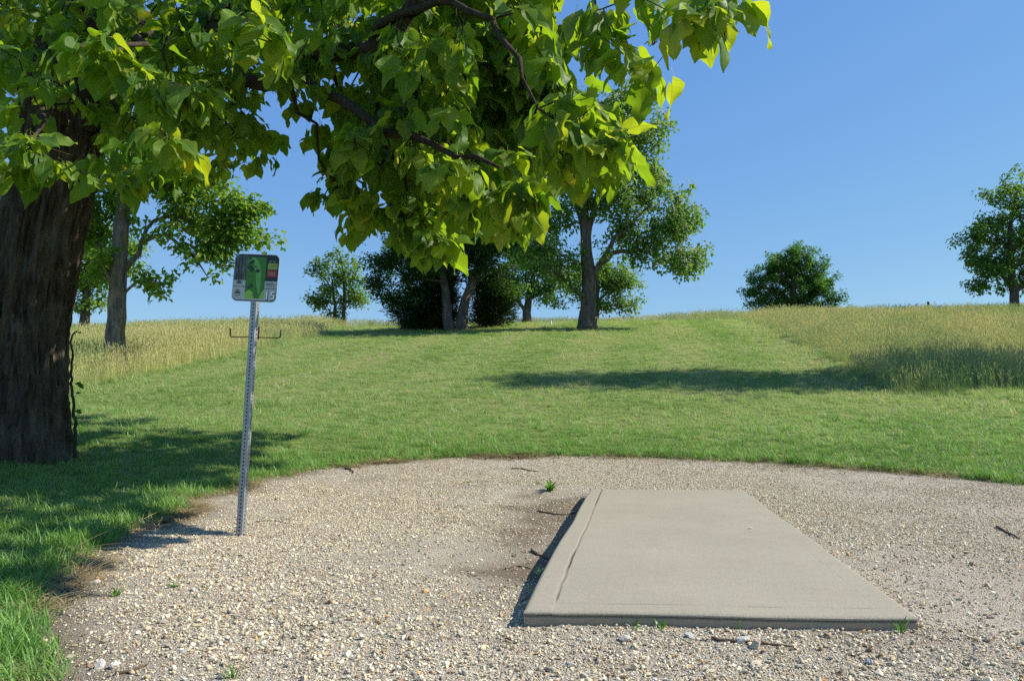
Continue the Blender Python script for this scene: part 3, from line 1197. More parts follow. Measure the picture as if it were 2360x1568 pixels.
    def rounded(name, u0, v0, u1, v1, m, tl=0, tr=0, br=0, bl=0):
        pts = []
        for (cu, cv, r, a0) in ((u0 + bl, v1 - bl, bl, 180), (u1 - br, v1 - br, br, 270), (u1 - tr, v0 + tr, tr, 0), (u0 + tl, v0 + tl, tl, 90)):
            if r == 0:
                pts.append((cu, cv))
                continue
            for q in range(7):
                a = R(a0 + q * 15)
                pts.append((cu + r * math.cos(a), cv - r * math.sin(a)))
        return poly(name, pts, m)
    navy = ink('navy', (.012, .016, .022))
    # photo panel with tree trunks on its left
    kp = NT('print_forest_photo')
    mpn = kp.n('ShaderNodeMapping')
    kp.l(kp.obj(), mpn.inputs[0])
    mpn.inputs['Scale'].default_value = (90, 1, 9)
    nn = kp.noise(1, 3, .5, mpn.outputs[0], .8)
    pc = kp.ramp(nn, [(.36, (.012, .014, .016)), (.5, (.06, .07, .075)), (.62, (.10, .11, .10)), (.72, (.33, .34, .36))])
    pm = kp.done(kp.pbsdf(pc, .4, .4))
    light = ink('pale_grey', (.44, .47, .46))
    dark = ink('slate', (.075, .10, .11))
    rounded('print_border', .012, .012, .988, .988, navy, .115, .115, .115, .115)
    layer[0] = 1
    rounded('lower_print', .014, .56, .986, .968, light, 0, 0, .11, .11)
    rounded('photo_print', .02, .03, .285, .555, pm, .105, 0, 0, 0)
    rounded('dark_print', .70, .03, .985, .565, navy, 0, .105, 0, 0)
    layer[0] = 2
    for v in (.685,):
        rect('rule_line', .016, v, .28, v + .016, dark)
    rect('rule_line', .715, .712, .984, .73, dark)
    dg_, mg, lg = ink('map_green', (.040, .175, .012)), ink('fairway_green', (.12, .36, .075)), ink('lime_green', (.24, .52, .05))
    rect('course_map', .285, .06, .715, .935, dg_)
    layer[0] = 3
    ow = ink('map_tree', (.018, .040, .012))
    poly('rough_patch', [(.286, .934), (.50, .934), (.46, .80), (.38, .755), (.30, .80), (.286, .83)], lg)
    poly('rough_patch', [(.60, .934), (.714, .934), (.714, .74), (.66, .80)], lg)
    poly('fairway', [(.585, .83), (.615, .83), (.625, .60), (.615, .37), (.585, .25), (.52, .125), (.46, .075), (.36, .085), (.30, .16), (.29, .20), (.40, .155), (.45, .20), (.47, .32), (.50, .40), (.52, .60)], mg)
    layer[0] = 4
    for q, (u, v, ru) in enumerate(((.37, .19, .045), (.41, .16, .04), (.36, .285, .05), (.40, .34, .045), (.535, .355, .05), (.42, .305, .03), (.42, .665, .04), (.36, .705, .035), (.345, .10, .03))):
        disc('tree_symbol', u, v, ru, ru * .9, ow, 12, 60 + q)
    disc('basket_symbol', .52, .09, .022, .022, ink('grey_dot', (.10, .11, .14)))
    disc('tree_symbol', .485, .265, .02, .02, ow, 10, 77)
    disc('tee_symbol', .605, .865, .022, .028, ink('grey_dot', (.10, .11, .14)))
    rect('yellow_box', .755, .185, .965, .315, ink('olive_yellow', (.30, .35, .05)))
    rect('red_box', .745, .335, .965, .470, ink('red', (.30, .030, .022)))
    layer[0] = 5

    def text(name, s, u, v, hgt, m, wide=1.0, fat=0.0):
        cu = bpy.data.curves.new(name, 'FONT')
        cu.body = s
        cu.size = 1
        cu.offset = fat
        cu.align_x = 'CENTER'
        to = bpy.data.objects.new(name, cu)
        COL.objects.link(to)
        bpy.context.view_layer.update()
        me = bpy.data.meshes.new_from_object(to.evaluated_get(bpy.context.evaluated_depsgraph_get()))
        COL.objects.unlink(to)
        bpy.data.objects.remove(to)
        co = np.array([q.co[:] for q in me.vertices])
        hh = co[:, 1].max() - co[:, 1].min()
        co[:, :2] *= hgt * S / hh
        co[:, 0] *= wide
        o = P(u, v)
        for q, c in zip(me.vertices, co):
            q.co = (o[0] + c[0], o[1], o[2] + c[1])
        me.materials.clear()
        me.materials.append(m)
        me.name = name
        return link(name, me, plate)
    wt = ink('white', (.80, .82, .82))
    text('distance_number', '305', .855, .438, .070, ink('pale_pink', (.42, .30, .29)), 1.05)
    # outlined hole number
    tn = text('hole_number', '15', .856, .948, .185, ink('slate', (.075, .10, .11)), 1.10, .05)
    layer[0] = 6
    text('hole_number', '15', .847, .940, .170, wt, 1.05, .012)
    layer[0] = 5
    # illegible grey marks where the print is unreadable in the photo
    for (u0, v0, u1, v1) in ((.735, .60, .90, .645), (.905, .615, .965, .64), (.745, .665, .955, .678)):
        rect('print_line', u0, v0, u1, v1, ink('mid_grey', (.17, .21, .23)))
    for (u0, v0, u1, v1) in ((.775, .125, .835, .172), (.855, .128, .925, .17)):
        rect('print_line', u0, v0, u1, v1, ink('dim_grey', (.09, .11, .10)))
    for (u0, v0, u1, v1) in ((.805, .225, .925, .238), (.815, .258, .92, .268)):
        rect('print_line', u0, v0, u1, v1, ink('olive_dark', (.11, .15, .06)))
    # oval emblem and sunburst emblem
    disc('oval_emblem', .145, .612, .080, .030, ink('mid_grey', (.17, .21, .23)), 18)
    disc('oval_emblem', .145, .60, .045, .032, ink('slate', (.075, .10, .11)), 18)
    cu_, cv_ = .125, .815
    for q in range(9):
        a = math.pi * (.08 + .84 * q / 8)
        ca, sa = math.cos(a), math.sin(a)
        poly('sun_ray', [(cu_ + .040 * ca - .005 * sa, cv_ - .045 * sa - .005 * ca), (cu_ + .040 * ca + .005 * sa, cv_ - .045 * sa + .005 * ca), (cu_ + .078 * ca, cv_ - .082 * sa)], dark)
    poly('hill_emblem', [(.05, .845), (.20, .845), (.165, .80), (.13, .775), (.09, .80)], dark)
    poly('river_emblem', [(.075, .885), (.19, .868), (.185, .878), (.09, .898)], dark)
    # bolt
    layer[0] = 7
    c = P(.47, .865)
    tube_obj('bolt', [(c[0], -.001, c[2]), (c[0], -.006, c[2]), (c[0], -.008, c[2])], [.0095, .0085, .004], M['galv'], plate, 8)
    c = P(.385, .105)


build_sign()


# ------------------------------------------------------------------ trees
class Skel:
    def __init__(self):
        self.p, self.par, self.r, self.fix = [], [], [], []

    def add(self, p, par, r=None):
        self.p.append(np.asarray(p, float))
        self.par.append(par)
        self.r.append(0 if r is None else r)
        self.fix.append(r is not None)
        return len(self.p) - 1

    def polyline(self, pts, radii, rng_, wob=.03, attach=True, step=.4):
        """smooth polyline through pts, first point joined to the nearest existing node"""
        pts = [np.asarray(q, float) for q in pts]
        par = -1
        if self.p and attach:
            d = np.linalg.norm(np.array(self.p) - pts[0], axis=1)
            par = int(d.argmin())
            pts[0] = self.p[par]
        P_ = np.array(pts)
        seg = np.linalg.norm(np.diff(P_, axis=0), axis=1)
        s = np.concatenate([[0], np.cumsum(seg)])
        n = max(3, int(s[-1] / step) + 1)
        u = np.linspace(0, s[-1], n)
        Q = np.stack([pchip(s, P_[:, k], u) for k in range(3)], -1)
        rr = np.interp(u, s, radii)
        for i in range(n):
            if i == 0 and par >= 0:
                continue
            q = Q[i] + (rng_.normal(0, wob, 3) if 0 < i < n - 1 else 0)
            par = self.add(q, par, rr[i])
        return par

    def grow(self, tips, r_tip, rng_, seg=.5, wob=.06, arch=.25, expo=.45):
        tips = np.asarray(tips, float)
        base = np.array(self.p)
        d0 = np.array([np.linalg.norm(base - t, axis=1).min() for t in tips])
        order = np.argsort(d0)
        self.tip_nodes = {}
        cap = len(self.p) + 60 * len(tips)
        A = np.zeros((cap, 3))
        nA = len(self.p)
        A[:nA] = base
        root = base[0]
        for ti in order:
            t = tips[ti]
            d = np.linalg.norm(A[:nA] - t, axis=1)
            away = np.linalg.norm(A[:nA] - root, axis=1) - np.linalg.norm(t - root)
            cost = d + .6 * np.maximum(0, away) + .25 * np.maximum(0, A[:nA, 2] - t[2])
            pi = int(cost.argmin())
            p0 = A[pi]
            L = np.linalg.norm(t - p0)
            n = max(1, int(L / seg))
            gp = self.par[pi]
            d_in = (p0 - A[gp]) if gp >= 0 else np.array([0, 0, 1.0])
            d_in = d_in / max(np.linalg.norm(d_in), 1e-6)
            c = p0 * .5 + t * .5 + d_in * L * .18 + np.array([0, 0, arch * L * .4])
            par = pi
            for i in range(1, n + 1):
                u = i / n
                q = (1 - u) ** 2 * p0 + 2 * u * (1 - u) * c + u * u * t
                if i < n:
                    q = q + rng_.normal(0, wob * min(1, L), 3)
                par = self.add(q, par)
                A[nA] = q
                nA += 1
            self.tip_nodes[ti] = par
        # radii by number of tips carried
        n = len(self.p)
        cnt = np.zeros(n)
        for v in self.tip_nodes.values():
            cnt[v] += 1
        for i in range(n - 1, -1, -1):
            if self.par[i] >= 0:
                cnt[self.par[i]] += cnt[i]
        for i in range(n):
            if not self.fix[i]:
                r_ = r_tip * max(1, cnt[i]) ** expo
                pr_ = self.r[self.par[i]]
                self.r[i] = min(r_, pr_ * .85) if pr_ > 0 else r_
        return self

    def chains(self):
        n = len(self.p)
        kids = [[] for _ in range(n)]
        for i in range(n):
            if self.par[i] >= 0:
                kids[self.par[i]].append(i)
        out = []
        starts = [(i, None) for i in range(n) if self.par[i] < 0]
        while starts:
            i, pre = starts.pop()
            ch = [i] if pre is None else [pre, i]
            cur = i
            while kids[cur]:
                ks = sorted(kids[cur], key=lambda q: -self.r[q])
                ch.append(ks[0])
                for q in ks[1:]:
                    starts.append((q, cur))
                cur = ks[0]
            pts = np.array([self.p[q] for q in ch])
            rad = np.array([self.r[q] for q in ch])
            if pre is not None and len(rad) > 1:
                rad[0] = min(rad[0], rad[1] * 1.15)
            out.append((pts, rad))
        return out


def tubes(chains, sides=6):
    V, Q, T, c = [], [], [], 0
    for pts, rad in chains:
        if len(pts) < 2:
            continue
        v, q, t = tube_path(pts, rad, sides)
        V.append(v)
        Q.append(q + c)
        if len(t):
            T.append(t + c)
        c += len(v)
    return np.concatenate(V), [np.concatenate(Q), np.concatenate(T)]


# leaf prototypes: (verts, faces, uvv)
def leaf_small():
    v = np.array([(0, 0, 0), (-.36, .40, .10), (.36, .40, .10), (0, .42, 0), (0, 1.0, -.12)])
    f = np.array([(0, 2, 3), (2, 4, 3), (4, 1, 3), (1, 0, 3)])
    return v, f


def leaf_big(seed, fine=False):
    """broad heart-shaped blade with a drawn-out tip, folded on the midrib, wavy and drooping"""
    r = np.random.default_rng(seed)
    t0 = np.array([0, .07, .18, .32, .48, .64, .78, .90, 1.0])
    w0 = np.array([.17, .33, .415, .43, .39, .30, .185, .075, .0]) * r.uniform(.80, 1.06)
    lr = 1 + .06 * r.normal(size=(2, len(t0)))
    for k in range(2):
        q = int(r.integers(2, 7))
        if r.uniform() < .45:
            lr[k, q] *= r.uniform(.60, .85)          # a bitten edge
    fold, droop, wave, ph, skew = r.uniform(-.06, .22), r.uniform(.05, .50), r.uniform(.03, .085), r.uniform(0, 6), r.normal(0, .08)
    bowl = r.uniform(-.35, .35)
    curl = r.uniform(-.25, .25)
    ts = {True: np.linspace(0, 1, 19) ** .92, False: t0, 'coarse': np.array([0, .16, .45, .75, 1.0])}[fine]
    us = {True: np.linspace(-1, 1, 9), False: np.array([-1, -.7, -.35, 0, .35, .7, 1.0]), 'coarse': np.array([-1, 0, 1.0])}[fine]
    V, UV = [], []
    for t in ts:
        w_ = float(pchip(t0, w0, np.array([t]))[0])
        for u in us:
            k = float(pchip(t0, lr[int(u > 0)], np.array([t]))[0])
            ww = w_ * (1 + (k - 1) * abs(u))
            x = u * ww + skew * t * t
            y = t - .16 * abs(u) ** 1.5 * max(0, 1 - t * 4.5)
            z = fold * abs(u) * ww * 1.6 + bowl * (u * ww) ** 2 + curl * u * ww * t - droop * t * t + wave * math.sin(t * 9 + ph + (2 if u > 0 else 0)) * abs(u)
            V.append((x, y, z))
            UV.append((u * w_, t, 0))
    f = grid_faces(len(ts), len(us))
    # petiole
    b = len(V)
    V += [(-.012, 0, 0), (.012, 0, 0), (.010, -.26, .10), (-.010, -.26, .10), (.008, -.50, .02), (-.008, -.50, .02)]
    UV += [(.0, .0, 0)] * 6
    f = np.concatenate([f, np.array([(b, b + 3, b + 2, b + 1), (b + 3, b + 5, b + 4, b + 2)])])
    return np.array(V, float), f, np.array(UV, float)


BIG = [leaf_big(500 + i) for i in range(28)]


def frames(axis, normal):
    a = axis / np.maximum(np.linalg.norm(axis, axis=1), 1e-9)[:, None]
    n = normal - a * (normal * a).sum(1)[:, None]
    n = n / np.maximum(np.linalg.norm(n, axis=1), 1e-9)[:, None]
    b = np.cross(a, n)
    return np.stack([b, a, n], -1)        # columns


def batch(pv, pf, pos, rot, size):
    """copies of one prototype merged into arrays"""
    V = np.einsum('nij,kj->nki', rot, pv) * size[:, None, None] + pos[:, None, :]
    off = (np.arange(len(pos)) * len(pv))[:, None, None]
    return V.reshape(-1, 3), (pf[None] + off).reshape(-1, pf.shape[1])


def leaf_cloud(tips, n_per, spread, size, r, droop=.5, flat=1.0):
    k = len(tips)
    n = r.poisson(n_per, k).clip(3)
    idx = np.repeat(np.arange(k), n)
    m = len(idx)
    off = r.normal(0, 1, (m, 3))
    off = off / np.linalg.norm(off, axis=1)[:, None] * (r.uniform(size=(m, 1)) ** .5) * spread
    off[:, 2] *= flat
    pos = tips[idx] + off
    o = off.copy()
    o[:, 2] = 0
    o += r.normal(0, .35 * spread, (m, 3)) * np.array([1, 1, .2])
    o /= np.maximum(np.linalg.norm(o, axis=1), 1e-6)[:, None]
    be = r.normal(droop, .35, m)[:, None]
    up = np.array([[0, 0, 1.0]])
    ax = o * np.cos(be) - up * np.sin(be)
    nm = o * np.sin(be) + up * np.cos(be) + r.normal(0, .35, (m, 3))
    sz = size * r.uniform(.65, 1.25, m)
    return pos, frames(ax, nm), sz


LS = leaf_small()


def sample_blobs(blobs, y, n, r, depth=1.0, shell=.45):
    """points spread through ellipsoids given by picture centre and half sizes at distance y"""
    area = np.array([b[2] * b[3] * (b[4] if len(b) > 4 else 1) for b in blobs], float)
    m = max(6, int(n / 2.6))
    ks = r.choice(len(blobs), m, p=area / area.sum())
    sc = y / F
    cen, ext = [], []
    for k in ks:
        bx = blobs[k]
        d = r.normal(size=3)
        d /= np.linalg.norm(d)
        rr = r.uniform(shell ** 3, 1) ** (1 / 3)
        dep = (bx[2] + bx[3]) / 2 * depth
        cen.append(at(bx[0], bx[1], y) + d * rr * np.array([bx[2] * sc, dep * sc, bx[3] * sc]) * .88)
        ext.append(min(bx[2], bx[3]) * sc)
    out = []
    for i in range(n):
        k = i % m
        out.append(cen[k] + r.normal(size=3) * np.array([1, 1, .65]) * min(.45, .30 * ext[k] + .10))
    return np.array(out)


def px_line(pts, y, dy=0.0):
    n = len(pts)
    return [at(p[0], p[1], y + dy * i / max(1, n - 1)) for i, p in enumerate(pts)]


def trunk_mesh(name, chain_list, mat, sides, thick):
    V, Fs = tubes(chain_list, sides)
    V = V + 0
    return mesh_np(name, V, Fs, [mat], True)


def tree(name, label, y, stems, limbs, blobs, n_tips, n_leaf, spread, leaf, mat, bark, seed, cat='tree', r_tip=.012, depth=1.0, droop=.5, blossoms=0, group=None, arch=.2, tint=(.45, .22), limb_dy=1.2):
    r = np.random.default_rng(seed)
    b0 = at(stems[0][0][0][0], stems[0][0][0][1], y)
    gz = float(turf_h(b0[0], b0[1]))
    sk = Skel()
    first = True
    for pts, rad in stems:
        L = px_line(pts, y)
        L[0] = np.array([L[0][0], L[0][1], gz - .15])
        if len(L) > 2:
            pass
        sk.polyline(L, rad, r, .02, attach=False)
        first = False
    for i, (pts, rad) in enumerate(limbs):
        dy = (1 if i % 2 else -1) * limb_dy * (.5 + .5 * ((i * 37) % 5) / 4)
        sk.polyline(px_line(pts, y, dy), rad, r, .05)
    tips = sample_blobs(blobs, y, n_tips, r, depth)
    ext = []
    for i, (pts, rad) in enumerate(limbs):
        dy = (1 if i % 2 else -1) * limb_dy * (.5 + .5 * ((i * 37) % 5) / 4)
        L = np.array(px_line(pts, y, dy))
        for u_ in np.linspace(.45, 1.0, 9):
            f_ = u_ * (len(L) - 1)
            k_ = min(int(f_), len(L) - 2)
            ext.append(L[k_] + (L[k_ + 1] - L[k_]) * (f_ - k_) + r.normal(0, .22 * y / 36 + .05, 3))
    if ext:
        tips = np.concatenate([tips, np.array(ext)])
    tips = tips[tips[:, 2] > base_h(tips[:, 0], tips[:, 1]) + .25]
    sk.grow(tips, r_tip, r, seg=.45, arch=arch)
    root = link(name, None, None, (b0[0], b0[1], gz))
    root.empty_display_size = .5
    tag(root, label, cat, group)
    org = np.array([b0[0], b0[1], gz])
    ch = sk.chains()
    ch = [(p - org, q) for p, q in ch]
    big = [c for c in ch if c[1].max() > r_tip * 3.2]
    small = [c for c in ch if c[1].max() <= r_tip * 3.2]
    # root flare
    fl = []
    for p, q in big:
        q = q * (1 + .35 * np.exp(-np.maximum(p[:, 2], 0) / .35) * (q > .12))
        fl.append((p, q))
    V, Fs = tubes(fl, 10)
    # rough the bark a little
    V = V + .018 * np.stack([noise3(V[:, 0] * 9, V[:, 1] * 9, V[:, 2] * 2.5, seed + k) for k in range(3)], -1) * np.array([1, 1, .2])
    link('trunk', mesh_np('trunk', V, Fs, [bark], True), root)
    if small:
        V, Fs = tubes(small, 4)
        tag(link('branches', mesh_np('branches', V, Fs, [bark], True), root), kind='stuff')
    pos, rot, sz = leaf_cloud(tips, n_leaf, spread, leaf, r, droop)
    V, f = batch(LS[0], LS[1], pos - org, rot, sz)
    # clumps share a tone so light and dark masses show
    tn = tint[0] + tint[1] * r.normal(size=len(pos)) * .7 + .22 * fbm(pos[:, 0] * .9, pos[:, 1] * .9, pos[:, 2] * .9, seed, 2)
    o = link('crown', mesh_np('crown', V, f, [mat], False, {'tint': np.repeat(np.clip(tn, 0, 1), len(LS[0]))}), root)
    tag(o, kind='stuff')
    if blossoms:
        bt = tips[r.choice(len(tips), min(len(tips), blossoms), replace=False)]
        m = 20
        c = np.repeat(bt, m, 0)
        off = r.normal(0, .085, (len(c), 3)) * np.array([1, 1, 1.4]) + np.array([0, -.12, spread * .45])
        ax = r.normal(size=(len(c), 3))
        V, f = batch(LS[0], LS[1], c + off - org, frames(ax, r.normal(size=(len(c), 3))), r.uniform(.06, .11, len(c)))
        ob = link('blossoms', mesh_np('blossoms', V, f, [M['blossom']], False, {'tint': np.repeat(r.uniform(0, 1, len(c)), len(LS[0]))}), root)
        tag(ob, kind='stuff')
    return root


# ---- the blossoming catalpa near the crest
tree('catalpa_tree', 'tall blossoming catalpa with a thick trunk and open crown near the crest', 35.0,
     [([(1353, 757), (1356, 700), (1357, 640), (1352, 570), (1347, 510), (1352, 430), (1370, 330), (1400, 250)], [.40, .36, .33, .27, .22, .16, .10, .05])],
     [([(1357, 640), (1385, 600), (1410, 560), (1455, 515), (1500, 470)], [.145, .125, .105, .08, .05]),
      ([(1380, 610), (1425, 583), (1480, 580), (1530, 600), (1570, 615)], [.13, .11, .09, .07, .03]),
      ([(1356, 692), (1322, 667), (1292, 633), (1250, 603)], [.15, .12, .09, .04]),
      ([(1347, 515), (1330, 475), (1322, 430), (1300, 390)], [.15, .12, .09, .04]),
      ([(1354, 560), (1378, 450), (1410, 370), (1450, 300)], [.15, .12, .08, .04]),
      ([(1410, 560), (1470, 540), (1540, 520), (1590, 500)], [.09, .07, .05, .02]),
      ([(1400, 410), (1450, 400), (1510, 390)], [.07, .05, .02])],
     [(1430, 255, 62, 55), (1480, 330, 58, 70), (1505, 420, 50, 55), (1410, 450, 80, 55, .7), (1565, 510, 48, 45), (1545, 590, 65, 38), (1470, 550, 55, 45), (1330, 470, 60, 55, .7),
      (1270, 540, 50, 55, .7), (1285, 610, 45, 40, .8), (1225, 590, 40, 45, .7), (1596, 600, 24, 24), (1400, 350, 75, 70, .6), (1330, 370, 65, 70, .6), (1500, 630, 25, 14)],
     460, 42, .46, .180, M['leaf_far'], M['bark_far'], 11, blossoms=260, droop=.7, tint=(.55, .22))
tree('catalpa_tree', 'low leafy catalpa seen behind the thick trunk of the blossoming one', 52.0,
     [([(1372, 742), (1375, 700), (1378, 650), (1385, 610)], [.22, .18, .13, .06])],
     [([(1376, 690), (1410, 665), (1445, 655)], [.10, .07, .03]), ([(1376, 700), (1330, 675), (1295, 660)], [.10, .07, .03]), ([(1374, 715), (1420, 705), (1460, 700)], [.07, .05, .02])],
     [(1420, 645, 45, 38), (1445, 700, 30, 18), (1310, 645, 42, 40), (1285, 692, 45, 20), (1375, 640, 50, 45), (1395, 700, 30, 15), (1330, 700, 30, 15)],
     190, 34, .46, .20, M['leaf_far'], M['bark_far'], 12, droop=.55, tint=(.66, .2))
tree('forked_tree', 'light green tree with a forked dark trunk left of the white marker', 48.0,
     [([(1213, 740), (1214, 712), (1218, 690), (1225, 650), (1235, 600), (1230, 540)], [.27, .25, .21, .16, .10, .05])],
     [([(1213, 715), (1197, 697), (1188, 670), (1180, 620)], [.13, .11, .08, .03]), ([(1218, 690), (1250, 668), (1275, 640)], [.11, .08, .03])],
     [(1180, 600, 45, 55), (1230, 585, 50, 60), (1200, 655, 50, 26), (1270, 630, 40, 40), (1250, 683, 26, 12), (1215, 530, 55, 50), (1160, 660, 22, 25)],
     280, 40, .46, .185, M['leaf_far'], M['bark_far'], 13, droop=.6, tint=(.5, .2))
tree('twin_trunk_tree', 'dark tree with two leaning trunks rising between the cedars', 37.0,
     [([(1037, 753), (1030, 700), (1022, 640), (1014, 570), (1016, 490), (1030, 420)], [.25, .22, .19, .16, .12, .05]),
      ([(1061, 753), (1073, 695), (1096, 635), (1128, 570), (1150, 520), (1170, 460)], [.27, .23, .21, .17, .12, .05])],
     [([(1018, 610), (970, 590), (920, 590), (870, 610)], [.10, .08, .06, .02]), ([(1016, 560), (960, 540), (915, 545)], [.10, .07, .02]), ([(1026, 660), (960, 640), (900, 660)], [.07, .05, .02]),
      ([(1100, 630), (1110, 580), (1090, 520)], [.11, .08, .03]), ([(1128, 570), (1170, 560), (1200, 570)], [.08, .06, .02])],
     [(905, 600, 55, 34), (868, 640, 34, 30), (925, 560, 55, 42), (960, 625, 55, 38), (1000, 510, 70, 60), (1080, 490, 80, 70), (1100, 585, 55, 45), (1155, 545, 50, 60),
      (1040, 590, 45, 35), (893, 690, 20, 22), (1170, 630, 32, 42), (925, 690, 24, 20), (1000, 560, 60, 40)],
     480, 60, .42, .150, M['leaf_dark'], M['bark_far'], 14, droop=.35, tint=(.42, .2))
tree('young_tree', 'airy two-stemmed young catalpa on the skyline beyond the sign', 50.0,
     [([(771, 747), (772, 715), (768, 680), (765, 640)], [.12, .10, .08, .03]), ([(788, 747), (793, 710), (793, 660), (788, 610), (780, 580)], [.14, .12, .09, .05, .02])],
     [([(772, 705), (745, 690), (712, 690)], [.06, .04, .015]), ([(793, 700), (815, 685), (835, 680)], [.06, .04, .015]), ([(792, 670), (815, 640), (825, 610)], [.06, .04, .015]), ([(769, 670), (745, 640), (735, 615)], [.06, .04, .015])],
     [(778, 610, 36, 34), (738, 622, 28, 20), (805, 640, 32, 30), (735, 690, 38, 12), (822, 685, 24, 20), (775, 690, 42, 30, .5), (760, 650, 45, 25, .7), (775, 728, 30, 9), (780, 583, 18, 12)],
     140, 24, .40, .21, M['leaf_far'], M['bark_far'], 15, droop=.3, tint=(.6, .2), limb_dy=.8)
tree('oak_tree', 'round dark green oak standing alone behind the tall grass crest', 60.0,
     [([(1832, 735), (1831, 700), (1828, 660), (1832, 610)], [.36, .30, .22, .08])],
     [([(1831, 700), (1790, 675), (1750, 660)], [.18, .12, .04]), ([(1830, 695), (1870, 670), (1900, 650)], [.18, .12, .04]), ([(1829, 665), (1800, 630), (1790, 600)], [.14, .09, .03]), ([(1831, 712), (1880, 700), (1920, 692)], [.11, .08, .03])],
     [(1832, 600, 40, 38), (1795, 620, 40, 36), (1750, 655, 40, 30), (1872, 632, 40, 36), (1892, 660, 28, 25), (1740, 697, 28, 18), (1830, 665, 60, 40), (1800, 692, 50, 24), (1922, 690, 20, 18),
      (1880, 697, 40, 18), (1838, 575, 22, 16)],
     520, 58, .36, .165, M['leaf_oak'], M['bark_far'], 16, droop=.3, tint=(.45, .2))
tree('catalpa_tree', 'tall open crowned tree at the right edge standing in the tall grass', 44.0,
     [([(2339, 712), (2337, 680), (2334, 650), (2330, 600), (2328, 540), (2335, 470), (2345, 430)], [.26, .24, .22, .17, .12, .07, .03])],
     [([(2335, 660), (2300, 628), (2260, 600), (2220, 580)], [.12, .09, .06, .02]), ([(2337, 672), (2370, 645), (2400, 620)], [.14, .10, .05]), ([(2332, 620), (2370, 580), (2410, 540)], [.10, .07, .03]), ([(2329, 570), (2300, 545), (2265, 530)], [.08, .05, .02])],
     [(2335, 445, 45, 42), (2320, 510, 42, 45), (2262, 545, 52, 28), (2228, 590, 32, 36), (2285, 615, 45, 32), (2330, 585, 45, 45), (2250, 655, 22, 22), (2308, 662, 32, 16), (2395, 560, 60, 75), (2400, 470, 45, 60), (2385, 640, 45, 30)],
     330, 44, .40, .180, M['leaf_far'], M['bark_far'], 17, droop=.65, tint=(.42, .22))
tree('catalpa_tree', 'grey barked catalpa rising from the tall grass beside the big dark trunk', 22.5,
     [([(262, 850), (265, 800), (267, 720), (272, 640), (277, 560), (281, 490), (290, 400), (310, 300)], [.29, .27, .25, .235, .225, .20, .15, .08])],
     [([(283, 632), (308, 580), (330, 550), (380, 540), (425, 565), (455, 605), (480, 640)], [.085, .08, .07, .055, .045, .03, .012]),
      ([(322, 557), (345, 520), (395, 497), (470, 520), (555, 560)], [.06, .05, .045, .03, .012]),
      ([(285, 690), (310, 655), (345, 642), (375, 655)], [.05, .04, .025, .01]),
      ([(268, 640), (240, 575), (218, 520), (205, 450)], [.08, .07, .055, .03]), ([(268, 660), (245, 620), (228, 590)], [.07, .05, .02]),
      ([(281, 490), (340, 430), (420, 400), (520, 430)], [.10, .08, .06, .02])],
     [(450, 490, 70, 45), (530, 520, 60, 42), (588, 545, 32, 22), (500, 565, 45, 26), (512, 605, 14, 20), (420, 450, 60, 40), (350, 655, 26, 14), (298, 680, 16, 14), (235, 480, 55, 45), (190, 540, 30, 45),
      (300, 410, 80, 60), (420, 390, 90, 55), (560, 470, 50, 30)],
     250, 30, .33, .18, M['leaf_mid'], M['bark_grey'], 18, r_tip=.007, droop=.6, tint=(.55, .22), limb_dy=.6)
tree('catalpa_tree', 'smaller catalpa on the skyline half hidden by the big dark trunk', 40.0,
     [([(195, 760), (196, 720), (200, 680), (205, 620), (215, 560)], [.26, .23, .19, .12, .05])],
     [([(200, 680), (170, 650), (140, 620)], [.10, .07, .03]), ([(203, 650), (250, 620), (300, 600)], [.10, .07, .03])],
     [(185, 640, 45, 50), (215, 600, 50, 50), (310, 590, 28, 45), (265, 600, 40, 45), (170, 700, 25, 20), (230, 690, 35, 25), (200, 540, 60, 40)],
     200, 30, .5, .20, M['leaf_mid'], M['bark_far'], 19, droop=.55, tint=(.6, .2))
# out of the picture to the right: its shadow lies across the fairway
tree('shade_tree', 'tall slender tree just outside the picture whose shadow crosses the fairway', 19.7,
     [([(2785, 890), (2780, 700), (2775, 400), (2770, 0), (2765, -300)], [.30, .26, .2, .12, .04])],
     [],
     [(2785, 300, 215, 190), (2775, 0, 220, 190), (2765, -240, 160, 150), (2760, -400, 80, 90)],
     330, 40, .55, .22, M['leaf_mid'], M['bark_far'], 20, depth=.9)


